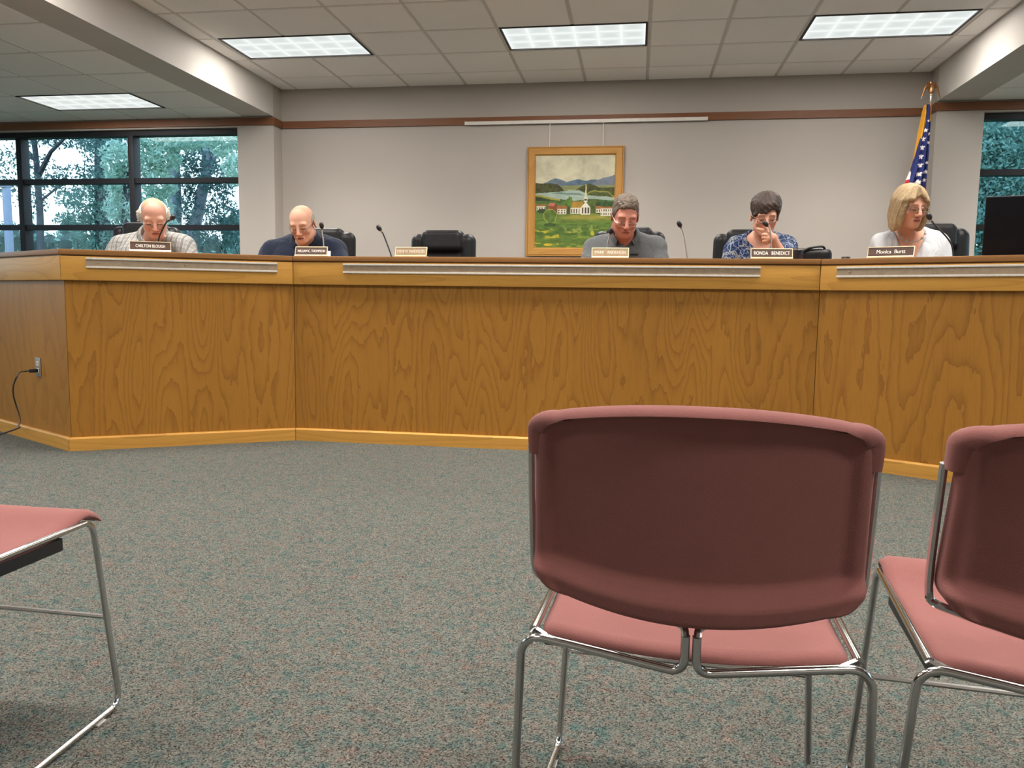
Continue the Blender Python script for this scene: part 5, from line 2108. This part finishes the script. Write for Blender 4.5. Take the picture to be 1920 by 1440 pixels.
    def hair(self):
        q = self.q
        s, R, hc = self.s, self.R, self.hc
        lo, hi = q.get('hair_box', (.125, .16))
        r = .15 * s
        xs = np.arange(hc[0] - r, hc[0] + r, .0040); ys = np.arange(hc[1] - r, hc[1] + r, .0044); zs = np.arange(hc[2] - hi * s, hc[2] + .16 * s, .0040)
        F = Field(xs, ys, zs)

        def fn(X, Y, Z):
            px, py, pz = (X - hc[0]) / s, (Y - hc[1]) / s, (Z - hc[2]) / s
            x = px * R[0, 0] + py * R[1, 0] + pz * R[2, 0]
            y = px * R[0, 1] + py * R[1, 1] + pz * R[2, 1]
            z = px * R[0, 2] + py * R[1, 2] + pz * R[2, 2]
            return q['hair'](x, y, z) * s
        F.put(fn, (-9, -9, -9), (9, 9, 9), 0, 'u')
        P, Q = F.nets()
        np_mesh('hair', P, Q, q['hair_mat'], self.root)

    def glasses(self, mat, w=.023, hgt=.0145, drop=-.008, full=True):
        """two rims, bridge, temples to the ears, a clear lens in each rim"""
        H = self.H
        m = MB()
        yv = -.1005
        for e in (-1, 1):
            pts = []
            for k in range(29):
                a = 2 * math.pi * k / 28
                ca, sa = math.cos(a), math.sin(a)
                n = 3.2
                rx = w * abs(ca) ** (2 / n) * (1 if ca > 0 else -1)
                rz = hgt * abs(sa) ** (2 / n) * (1 if sa > 0 else -1)
                pts.append(H((e * .0325 + rx, yv + .010 * ((abs(e * .0325 + rx) / .056) ** 2), drop + rz)))
            m.tube(pts, .0016 if full else .0011, 6)
            c = H((e * .0325, yv + .002, drop))
            LV = [c] + pts[:-1]
            lm = MB().add(LV, [(0, 1 + k, 1 + (k + 1) % 28) for k in range(28)])
            lo = lm.build('spectacle_lens', MAT['specs'], None, smooth=True)
            sd = lo.modifiers.new('thick', 'SOLIDIFY'); sd.thickness = .0012
            self._lens = getattr(self, '_lens', []) + [lo]
            m.tube([H((e * .0555, yv + .012, drop + .006)), H((e * .070, -.075, drop + .008)), H((e * .0815, -.03, .006)), H((e * .0835, .012, .006))], .0018, 6)
        m.tube([H((-.0095, yv, drop + .004)), H((0, yv - .003, drop + .007)), H((.0095, yv, drop + .004))], .0017, 6)
        g = m.build('eyeglasses', mat, self.root, smooth=True)
        for lo in self._lens:
            lo.parent = g


# hair shapes in head units: x across, -y forward, z up; negative inside
def _ellv(x, y, z, c, r):
    q = ((x - c[0]) / r[0], (y - c[1]) / r[1], (z - c[2]) / r[2])
    k0 = np.sqrt(q[0] ** 2 + q[1] ** 2 + q[2] ** 2) + 1e-9
    k1 = np.sqrt((q[0] / r[0]) ** 2 + (q[1] / r[1]) ** 2 + (q[2] / r[2]) ** 2) + 1e-9
    return k0 * (k0 - 1) / k1


def _cap(x, y, z, a, b, r1, r2):
    a = np.array(a); b = np.array(b); d = b - a
    t = np.clip(((x - a[0]) * d[0] + (y - a[1]) * d[1] + (z - a[2]) * d[2]) / (d @ d), 0, 1)
    return np.sqrt((x - a[0] - t * d[0]) ** 2 + (y - a[1] - t * d[1]) ** 2 + (z - a[2] - t * d[2]) ** 2) - (r1 + (r2 - r1) * t)


def hair_fringe_bald(th, puff):
    def fn(x, y, z):
        d = _ellv(x, y, z, (0, .018, .030), (.076 + th, .096 + th, .082 + th))
        zt = np.interp(y, [-.03, 0.0, .05, .10], [.035, .055, .070, .085])
        zb = np.interp(y, [-.04, -.02, .01, .06, .1], [.010, -.012, -.002, -.055, -.06])
        g = np.maximum(np.maximum(z - zt, zb - z), (-.028 - y) + .4 * (z - .02))
        d = smax(d, g, .012)
        if puff:
            rng = np.random.default_rng(3)
            for e in (-1, 1):
                d = smin(d, _ellv(x, y, z, (e * .084, .030, .000), (.012, .040, .034)), .02)
                for k in range(16):
                    y0, z0 = rng.uniform(-.005, .065), rng.uniform(-.035, .03)
                    a = (e * .082, y0, z0)
                    b = (e * (.096 + rng.uniform(0, .012)), y0 + rng.uniform(-.01, .02), z0 + rng.uniform(-.012, .020))
                    d = smin(d, _cap(x, y, z, a, b, .007, .0018), .006)
        return d + .0014 * np.sin(z * 420 + 6 * np.sin(y * 90)) * np.sin(x * 300)
    return fn


def hair_short(x, y, z):
    lift = .005 + .012 * np.clip((z - .06) / .05, 0, 1)
    d = _ellv(x, y, z, (0, .018, .034), (.078, .100, .086)) - lift * .85
    zmin = np.interp(y, [-.13, -.075, -.05, -.030, -.018, .012, .05, .10], [.080, .074, .062, -.012, -.022, -.004, -.058, -.065])
    d = smax(d, (zmin - z) * .8, .008)
    n = .0035 * np.sin(x * 150 + 5 * np.sin(y * 60 + z * 30)) * np.sin(y * 130 + 2 * np.sin(x * 80)) * np.clip((z - .03) / .05, 0, 1)
    return d + n


def hair_full_short(x, y, z):
    lift = .010 + .020 * np.clip((z - .02) / .08, 0, 1)
    d = _ellv(x, y, z, (0.004, .020, .034), (.078, .100, .086)) - lift
    d = smin(d, _ellv(x, y, z, (.018, .0, .112), (.055, .06, .036)), .03)
    zmin = np.interp(y, [-.14, -.085, -.055, -.035, .0, .03, .06, .12], [.058, .052, .036, -.012, -.035, -.045, -.075, -.085])
    zmin = zmin - .012 * np.clip(-x / .05, -1, 1) * (y < -.04)
    d = smax(d, (zmin - z) * .8, .012)
    # bangs swept across the brow
    for k in range(7):
        t = k / 6
        d = smin(d, _cap(x, y, z, (.035 - .05 * t, -.075, .095 - .01 * t), (-.005 - .068 * t, -.094 + .045 * t, .046 - .028 * t), .014, .008), .012)
    return d + .0026 * np.sin(x * 170 + z * 120 + 5 * np.sin(y * 50)) * np.sin(y * 120 + z * 60)


def hair_bob(x, y, z):
    d = _ellv(x, y, z, (0, .020, .036), (.078, .100, .086)) - .015
    # curtains to the chin, thicker behind
    for e in (-1, 1):
        d = smin(d, _ellv(x, y, z, (e * .080, .004, -.052), (.022, .056, .096)), .03)
        d = smin(d, _ellv(x, y, z, (e * .070, -.034, -.030), (.021, .034, .098)), .02)
    d = smin(d, _ellv(x, y, z, (0, .062, -.045), (.082, .055, .095)), .03)
    op = _ellv(x, y, z, (0.004, -.105, -.035), (.058, .082, .112))
    d = smax(d, -op, .012)
    # side-swept front from a parting
    for k in range(8):
        t = k / 7
        d = smin(d, _cap(x, y, z, (-.015, -.055 + .01 * t, .112), (-.045 - .035 * t, -.088 + .050 * t, .058 - .02 * t), .014, .011), .012)
        d = smin(d, _cap(x, y, z, (-.010, -.055 + .01 * t, .112), (.040 + .035 * t, -.088 + .045 * t, .052 - .03 * t), .014, .011), .012)
    d = smax(d, (-.150 - z) - .01 * np.sin(x * 70), .01)
    ang = np.arctan2(x, y + .02)
    return d + .0024 * np.sin(ang * 46 + 3 * np.sin(z * 22) + 2 * np.sin(ang * 9)) * np.clip((.11 - z) * 10, .25, 1) + .0020 * np.sin(ang * 19 + 2 + z * 30)


HM_WHITE = hair_mat('white_hair', (0.40, 0.36, 0.29), (0.72, 0.68, 0.60))
HM_GREY = hair_mat('grey_hair', (0.20, 0.18, 0.15), (0.44, 0.41, 0.36))
HM_SALT = hair_mat('grey_brown_hair', (0.040, 0.028, 0.020), (0.185, 0.138, 0.100))
HM_BROWN = hair_mat('dark_brown_hair', (0.020, 0.013, 0.010), (0.075, 0.050, 0.040))
HM_BLOND = hair_mat('blond_hair', (0.20, 0.125, 0.058), (0.47, 0.34, 0.19))

NAVY = cloth_plain('navy_cotton', (0.012, 0.018, 0.036))
GREY = cloth_plain('grey_polo_knit', (0.095, 0.10, 0.104))
WHITE = cloth_plain('white_jacket_cloth', (0.47, 0.48, 0.50), 0.03)
PLAID = cloth_plaid('grey_plaid_cotton')
PAISLEY = cloth_paisley('blue_paisley_cloth')


def pxy(u, v, y):
    return at(u, v, y)


people = [
    dict(label='person with white hair and plaid shirt reading with head bowed, window side', seat=(pxy(284, 440, 5.02)[0], 5.02), head=pxy(289, 408, 4.66), rot=(30, 32, -3), rz=0.35,
         sh=(pxy(229, 453, 4.84), pxy(340, 452, 4.84)), el=(pxy(196, 503, 4.74), pxy(366, 503, 4.80)), wr=(np.array([pxy(250, 520, 4.58)[0], 4.62, 1.052]), np.array([pxy(318, 520, 4.60)[0], 4.64, 1.052])),
         skin=(214, 160, 140), blush=.55, lips=(190, 118, 106), brow=(190, 170, 150), hair=hair_fringe_bald(.010, True), hair_mat=HM_WHITE, scalp=((172, 142, 112), .8), scale=.98, wide=1.0,
         glasses=(MAT['steel'], .023, .0145, -.010, False), shirt=PLAID, neck='collar', collar=.62, sleeve=.97, mouth=.0018),
    dict(label='person in a navy shirt leaning forward, balding with grey sides', seat=(pxy(568, 440, 5.42)[0], 5.42), head=pxy(567, 420, 5.04), rot=(26, 2, -4), rz=0.12, hunch=True,
         sh=(pxy(512, 462, 5.20), pxy(626, 458, 5.20)), el=(pxy(484, 512, 5.08), pxy(650, 508, 5.06)), wr=(np.array([pxy(540, 520, 5.0)[0], 5.02, 1.052]), np.array([pxy(632, 520, 4.98)[0], 4.99, 1.06])),
         skin=(208, 158, 134), blush=.4, lips=(176, 112, 98), brow=(140, 110, 92), hair=hair_fringe_bald(.005, False), hair_mat=HM_GREY, scalp=((190, 140, 116), .5), scale=.975, wide=1.03, jaw=1.18,
         glasses=(MAT['eyewear'], .024, .015, -.010, False), shirt=NAVY, neck='collar', collar=.6, sleeve=.62, mouth=.0030),
    dict(label='person in a grey polo shirt looking down, short grey brown hair', seat=(pxy(1172, 440, 5.40)[0], 5.40), head=pxy(1172, 406, 5.03), rot=(26, 11, 2), rz=0.05,
         sh=(pxy(1119, 456, 5.20), pxy(1226, 455, 5.20)), el=(pxy(1097, 512, 5.06), pxy(1244, 512, 5.06)), wr=(np.array([pxy(1140, 520, 5.0)[0], 5.00, 1.052]), np.array([pxy(1205, 520, 5.0)[0], 5.00, 1.052])),
         skin=(186, 124, 106), blush=.4, lips=(158, 94, 82), brow=(120, 84, 66), hair=hair_short, hair_mat=HM_SALT, stubble=True, scale=1.0, jaw=1.15,
         glasses=(MAT['steel'], .023, .0125, -.016, False), shirt=GREY, neck='collar', collar=.6, sleeve=.46),
    dict(label='person with short dark brown hair, patterned blue top and hand at her mouth', seat=(pxy(1425, 440, 5.580)[0], 5.58), head=pxy(1434, 405, 5.180), rot=(20, 1, 0), rz=0.05, fem=True,
         sh=(pxy(1384, 455, 5.320), pxy(1470, 453, 5.320)), el=(pxy(1362, 510, 5.220), pxy(1468, 484, 5.090)), wr=(np.array([pxy(1400, 520, 5.140)[0], 5.09, 1.052]), pxy(1449, 446, 5.030)),
         hands=[None, 'mouth'], skin=(208, 156, 132), blush=.35, lips=(160, 84, 80), brow=(70, 46, 40), hair=hair_full_short, hair_mat=HM_BROWN, scale=.97, dense_down=.03,
         glasses=(MAT['eyewear_dark'], .024, .014, -.008, True), shirt=PAISLEY, neck='scoop', sleeve=.36, shirt_name='blouse'),
    dict(label='person with a blond bob and glasses in a white jacket', seat=(pxy(1708, 440, 5.14)[0], 5.14), head=pxy(1706, 388, 4.82), rot=(14, 17, 0), rz=-0.16, fem=True,
         sh=(pxy(1660, 449, 4.96), pxy(1752, 447, 4.96)), el=(pxy(1642, 508, 4.86), pxy(1778, 506, 4.88)), wr=(np.array([pxy(1680, 520, 4.76)[0], 4.78, 1.052]), np.array([pxy(1730, 520, 4.76)[0], 4.78, 1.052])),
         skin=(200, 148, 124), blush=.35, lips=(166, 86, 84), brow=(150, 112, 80), hair=hair_bob, hair_mat=HM_BLOND, scale=.94, hair_box=(.125, .19),
         glasses=(MAT['eyewear'], .024, .0145, -.004, True), shirt=WHITE, neck='v', sleeve=.97, shirt_name='jacket'),
]


def mouth_hand():
    """hand lifted to the mouth: index finger laid along the lip, the others curled under the chin"""
    y = 5.025
    P_ = lambda u, v, yy=y: at(u, v, yy)
    w = P_(1449, 446, 5.030)
    k = P_(1441, 441, 5.015)
    return [(w, P_(1440, 447, 5.020), .026, .024, .015), (P_(1443, 440, 5.020), P_(1438, 455, 5.020), .016, .014, .012),
            (P_(1442, 438, 5.018), P_(1431, 432, 5.008), .0115, .0105, .006), (P_(1431, 432, 5.008), P_(1420, 429, 5.022), .0105, .0085, .004),
            (P_(1441, 441, 5.013), P_(1431, 440, 5.000), .0110, .0105, .004), (P_(1431, 440, 5.000), P_(1434, 443, 5.026), .0100, .0085, .003),
            (P_(1440, 446, 5.013), P_(1431, 446, 5.002), .0108, .0102, .004), (P_(1431, 446, 5.002), P_(1434, 449, 5.026), .0098, .0085, .003),
            (P_(1439, 451, 5.013), P_(1432, 452, 5.005), .0100, .0092, .004), (P_(1432, 452, 5.005), P_(1435, 454, 5.024), .0090, .0080, .003),
            (P_(1445, 438, 5.026), P_(1441, 430, 5.032), .0120, .0105, .008), (P_(1441, 430, 5.032), P_(1436, 425, 5.040), .0105, .0088, .004)]


from mathutils.bvhtree import BVHTree


def on_cloth(person, name, u, v, size, mat):
    """small flat mark sewn on the cloth where the sight line at u, v meets it"""
    sh = [c for c in person.root.children if c.name.split('.')[0] == 'shirt'][0]
    bv = BVHTree.FromPolygons([tuple(x.co) for x in sh.data.vertices], [tuple(p.vertices) for p in sh.data.polygons])
    o = Vector((0, 0, CAM_H)) - Vector(person.o)
    d = (Vector(at(u, v, 5.0)) - Vector((0, 0, CAM_H))).normalized()
    hit, nrm, _i, _d = bv.ray_cast(o, d)
    if hit is None:
        return
    M_ = Matrix.Translation(hit + nrm * .0015) @ nrm.to_track_quat('Z', 'Y').to_matrix().to_4x4()
    MB().box((-size[0] / 2, -size[1] / 2, -.003), (size[0] / 2, size[1] / 2, .0008), M_).build(name, mat, person.root)


PEOPLE = []
for q in people:
    if 'hands' in q and q['hands'][1] == 'mouth':
        q['hands'] = [None, mouth_hand()]
    PEOPLE.append(Person(q).build())

on_cloth(PEOPLE[2], 'chest_emblem', 1189, 477.5, (.052, .011), cloth_plain('dark_thread', (.02, .02, .022)))
# necklaces lie on the two women: part of each figure
pm = PEOPLE[4]
_nk = MB()
_st = []
for k in range(15):
    t = (k / 14 - .5) * 2
    a = pm.nb + pm.side * (.070 * math.sin(t * 1.5)) + pm.f * (.085 + .028 * math.cos(t * 1.5)) + np.array([0, 0, .030 - .075 * math.cos(t * 1.4)])
    _st.append(a)
_nk.tube(smooth_path(_st, 3), .0016, 6)
_no = _nk.build('necklace', MAT['steel'], pm.root, smooth=True)
for k in range(1, 14, 2):
    c = Vector(_st[k]) + Vector(pm.f) * .004
    s_ = MB()
    for j in range(4):
        a = math.pi * j / 4 + .3
        dx, dz = math.cos(a) * .013, math.sin(a) * .013
        s_.tube([c + Vector((dx, 0, dz)), c, c - Vector((dx, 0, dz))], [.0008, .0028, .0008], 5)
    s_.build('star_charm', MAT['steel'], _no, smooth=True)
pr_ = PEOPLE[3]
_st = [pr_.nb + pr_.side * (.060 * math.sin(t)) + pr_.f * (.080 + .035 * math.cos(t)) + np.array([0, 0, .03 - .15 * math.cos(t) ** 2]) for t in np.linspace(-1.5, 1.5, 15)]
MB().tube(smooth_path(_st, 3), .0014, 6).build('necklace', MAT['steel'], pr_.root, smooth=True)

# ================================================================== ROSE STACKING CHAIRS
def stack_chair():
    """origin on the floor below the seat centre; +y towards the desk; chrome rod frame, rose wool seat and back"""
    o = empty('stacking_chair')
    R = 0.0066
    yr, yc, yf = -0.205, -0.250, 0.225       # rear corner, rear centre (bowed), front
    for s in (-1, 1):
        sg = lambda x, y, z: (s * x, y, z)
        # rear leg, half rear rail, bend up at the middle, along the back's lower edge and up its side
        p = fillet([sg(.268, -.165, .0085), sg(.2475, yr - .002, .4395), sg(.0078, yc, .4235), sg(.0078, yc - .004, .480)], [0, .035, .020, 0], 6)
        MB().tube(p, R, 10).build('rear_leg', MAT['chrome'], o, smooth=True)
        b = [sg(.0078, yc - .004, .478), sg(.012, yc + .004, .490), sg(.035, yc + .012, .496)]
        for t in np.linspace(.15, 1, 7):
            x = .228 * t
            b.append(sg(x, yc + .014 + .060 * t * t, .493 + .028 * t * t))
        b += [sg(.2350, -.178, .540), sg(.2365, -.184, .58), sg(.2365, -.199, .66), sg(.2360, -.211, .728)]
        MB().tube(smooth_path(b, 4), R * .9, 8).build('back_rod', MAT['chrome'], o, smooth=True)
        # front leg, seat side rail and sled runner in one rod
        p = fillet([sg(.232, -.196, .4415), sg(.226, .21, .444), sg(.250, yf + .02, .0095), sg(.268, -.165, .0085)], [0, .030, .028, 0], 6)
        MB().tube(p, R, 10).build('side_rod', MAT['chrome'], o, smooth=True)
        MB().tube(fillet([sg(.232, -.19, .4405), sg(.205, -.208, .4355), sg(.02, yc + .008, .4225)], .02, 4), R * .85, 8).build('inner_rail', MAT['chrome'], o, smooth=True)
        MB().box((s * .214 - .008, -.160, .402), (s * .214 + .008, .128, .430)).build('stacking_bumper', MAT['black_plastic'], o, bevel=.004)
        for y in (-.12, .17):
            xx = .266 - .016 * (y + .165) / .41
            MB().box((s * xx - .009, y - .014, .0005), (s * xx + .009, y + .014, .0035)).build('glide', plain('clear_glide', (.5, .5, .48), .4), o)
    MB().tube([(-.2375, yf + .012, .215), (.2375, yf + .012, .215)], R * .85, 8).build('stretcher', MAT['chrome'], o, smooth=True)

    # seat: contoured pan with rolled rim
    nu, nv = 29, 27
    top, bot = [], []
    for i in range(nu):
        rt, rb = [], []
        for j in range(nv):
            u = i / (nu - 1) * 2 - 1
            t = j / (nv - 1)                                  # 0 rear .. 1 front
            yrear = yc + .009 + .045 * u * u
            yfront = .264 - .006 * abs(u) ** 4
            y = yrear + (yfront - yrear) * t
            wdt = .222 + .004 * t - .012 * max(0, (t - .85) / .15) ** 2 - .010 * max(0, (.08 - t) / .08) ** 2
            x = u * wdt
            z = .443 - .016 * math.sin(math.pi * min(1, t * 1.15)) + .010 * abs(u) ** 3 * math.sin(math.pi * t)
            z += .018 * math.exp(-((t - .86) / .12) ** 2) - .009 * max(0, (t - .90) / .10) ** 2
            e = max(abs(u), abs(2 * t - 1))
            edge = max(0, (e - .93) / .07)
            rt.append((x, y, z + .006 - .010 * edge ** 2))
            rb.append((x, y, z - .012 - .004 * t + .006 * edge ** 2))
        top.append(rt); bot.append(rb)
    m = MB()
    m.grid(top, flip=False)
    off = len(m.v)
    m.grid(bot, flip=True)
    ring = [(i, 0) for i in range(nu)] + [(nu - 1, j) for j in range(1, nv)] + [(i, nv - 1) for i in range(nu - 2, -1, -1)] + [(0, j) for j in range(nv - 2, 0, -1)]
    for k in range(len(ring)):
        a, b = ring[k], ring[(k + 1) % len(ring)]
        ia, ib = a[0] * nv + a[1], b[0] * nv + b[1]
        m.f.append((ia, off + ia, off + ib, ib))
    so = m.build('seat', MAT['pink'], o, smooth=True, angle=math.radians(70))

    # back: wool-covered shell, hollow towards the rear, with a rolled lower lip and side flanges
    H0, H1 = .496, .790
    nu, nv = 61, 53

    def outline(u, t):
        """u -1..1 across, t 0 bottom .. 1 top"""
        zb = .494 + .024 * u * u
        zt = .796 - .022 * abs(u) ** 2.4
        w = .2310 - .008 * t
        z = zb + (zt - zb) * t
        x = u * w
        # round the four corners
        rc_t, rc_b = .038, .045
        ax = abs(x)
        dz_t, dz_b = zt - z, z - zb
        if dz_t < rc_t:
            q = 1 - dz_t / rc_t
            lim = w - rc_t * (1 - math.sqrt(max(0, 1 - q * q)))
            x = u * lim
        elif dz_b < rc_b:
            q = 1 - dz_b / rc_b
            lim = w - rc_b * (1 - math.sqrt(max(0, 1 - q * q)))
            x = u * lim
        return x, z

    def base_y(x, z):
        bow = -.262 + .062 * (x / .235) ** 2             # middle sits nearest the rear
        lean = -(z - .50) * .23
        return bow + lean + .030

    ss = lambda a, b, v: (lambda q: q * q * (3 - 2 * q))(min(1, max(0, (v - a) / (b - a))))
    us = np.sign(np.linspace(-1, 1, nu)) * (1 - (1 - np.abs(np.linspace(-1, 1, nu))) ** 1.35)
    ts = np.linspace(0, 1, nv)
    ts = .5 - .5 * np.cos(math.pi * ts)
    rear, front = [], []
    for u in us:
        r_, f_ = [], []
        for t in ts:
            x, z = outline(u, t)
            y = base_y(x, z)
            zb = .494 + .024 * u * u
            # flange depth towards the rear: strong at the bottom lip, slighter at the sides
            dside = (1 - abs(u)) * .24
            dbot = z - zb
            lip = (1 - ss(.030, .058, dbot)) * .034
            sid = (1 - ss(.012, .036, dside)) * .016 * (1 - .3 * t)
            top = (1 - ss(.012, .030, (1 - t) * .29)) * .006
            bulge = max(lip, sid, top)
            bulge = bulge + .35 * min(lip, sid)
            edge = max(0, 1 - dbot / .010) ** 2 * .012 + max(0, 1 - dside / .008) ** 2 * .006
            r_.append((x, y - .008 - bulge + edge, z))
            f_.append((x, y + .022 - .010 * max(abs(u) ** 8, abs(2 * t - 1) ** 10), z))
        rear.append(r_); front.append(f_)
    m = MB()
    m.grid(rear, flip=False)
    off = len(m.v)
    m.grid(front, flip=True)
    ring = [(i, 0) for i in range(nu)] + [(nu - 1, j) for j in range(1, nv)] + [(i, nv - 1) for i in range(nu - 2, -1, -1)] + [(0, j) for j in range(nv - 2, 0, -1)]
    for k in range(len(ring)):
        a, b = ring[k], ring[(k + 1) % len(ring)]
        ia, ib = a[0] * nv + a[1], b[0] * nv + b[1]
        m.f.append((ia, off + ia, off + ib, ib))
    bo = m.build('backrest', MAT['pink'], o, smooth=True, angle=math.radians(75))

    # padded roll that folds over the top and down both upper corners
    path = []
    for z in (.722, .738, .754):
        path.append((-.2295, z))
    for a in np.linspace(0, math.pi / 2, 8):
        path.append((-.2295 + .038 * (1 - math.cos(a)), .758 + .020 * math.sin(a) + .0))
    for x in np.linspace(-.18, .18, 17):
        path.append((x, .797 - .0190 * (abs(x) / .195) ** 2.2))
    path += [(-x, z) for x, z in path[:11][::-1]]
    G = []
    n = len(path)
    for i, (x, z) in enumerate(path):
        a = path[max(0, i - 1)]; b = path[min(n - 1, i + 1)]
        tx, tz = b[0] - a[0], b[1] - a[1]
        L = math.hypot(tx, tz); tx, tz = tx / L, tz / L
        nx, nz = -tz, tx                                  # outward in the back's plane
        y = base_y(x, z)
        wd = .003 + .019 * min(1, max(0, (abs(x) - .185) / .04))                   # how far it laps on the rear face
        row = []
        endt = min(i, n - 1 - i)
        sc = 1.0 if endt > 0 else .93
        for (o_, dy) in ((-.0142, -.010), (-.0140, -.0205), (-.010, -.0250), (-.002, -.0240), (.0055, -.017), (.0085, -.004), (.0080, .012), (.003, .022), (-.008, .026), (-.022, .025)):
            k_ = wd / .014
            o_ = o_ if (o_ >= 0 or dy > 0) else o_ * k_
            row.append((x + nx * o_ * sc, y + dy * sc, z + nz * o_))
        G.append(row)
    m = MB().grid(np.array(G), flip=True)
    k = 10
    m.f.append(tuple(range(k)))
    m.f.append(tuple((n - 1) * k + j for j in range(k - 1, -1, -1)))
    for i in range(n - 1):
        m.f.append((i * k, (i + 1) * k, (i + 1) * k + k - 1, i * k + k - 1))
    ro = m.build('top_roll', MAT['pink'], o, smooth=True, angle=math.radians(60))
    ro['label'] = 'padded roll over the top edge'
    for ob in (so, bo, ro):
        bm = bmesh.new(); bm.from_mesh(ob.data)
        bmesh.ops.recalc_face_normals(bm, faces=bm.faces)
        bm.to_mesh(ob.data); bm.free()
    return o


_sc = stack_chair()
K_ = CAM_H / 0.94
for i, (x, y, rz, lab) in enumerate((
        (0.1025, 1.333, -3.1, 'rose stacking chair with its whole back toward us'),
        (-1.396, 1.330, -1.2, 'rose stacking chair of which only seat corner and leg show'),
        (0.672, 1.318, -5.5, 'rose stacking chair beside the one whose whole back shows, partly cut off'))):
    c = _sc if i == 0 else copy_tree(_sc)
    c.location = (x * K_, y * K_, 0)
    c.rotation_euler = (0, 0, math.radians(rz))
    c.scale = (K_, K_, K_)
    tag(c, lab, 'chair', 'rose stacking chairs facing the desk')
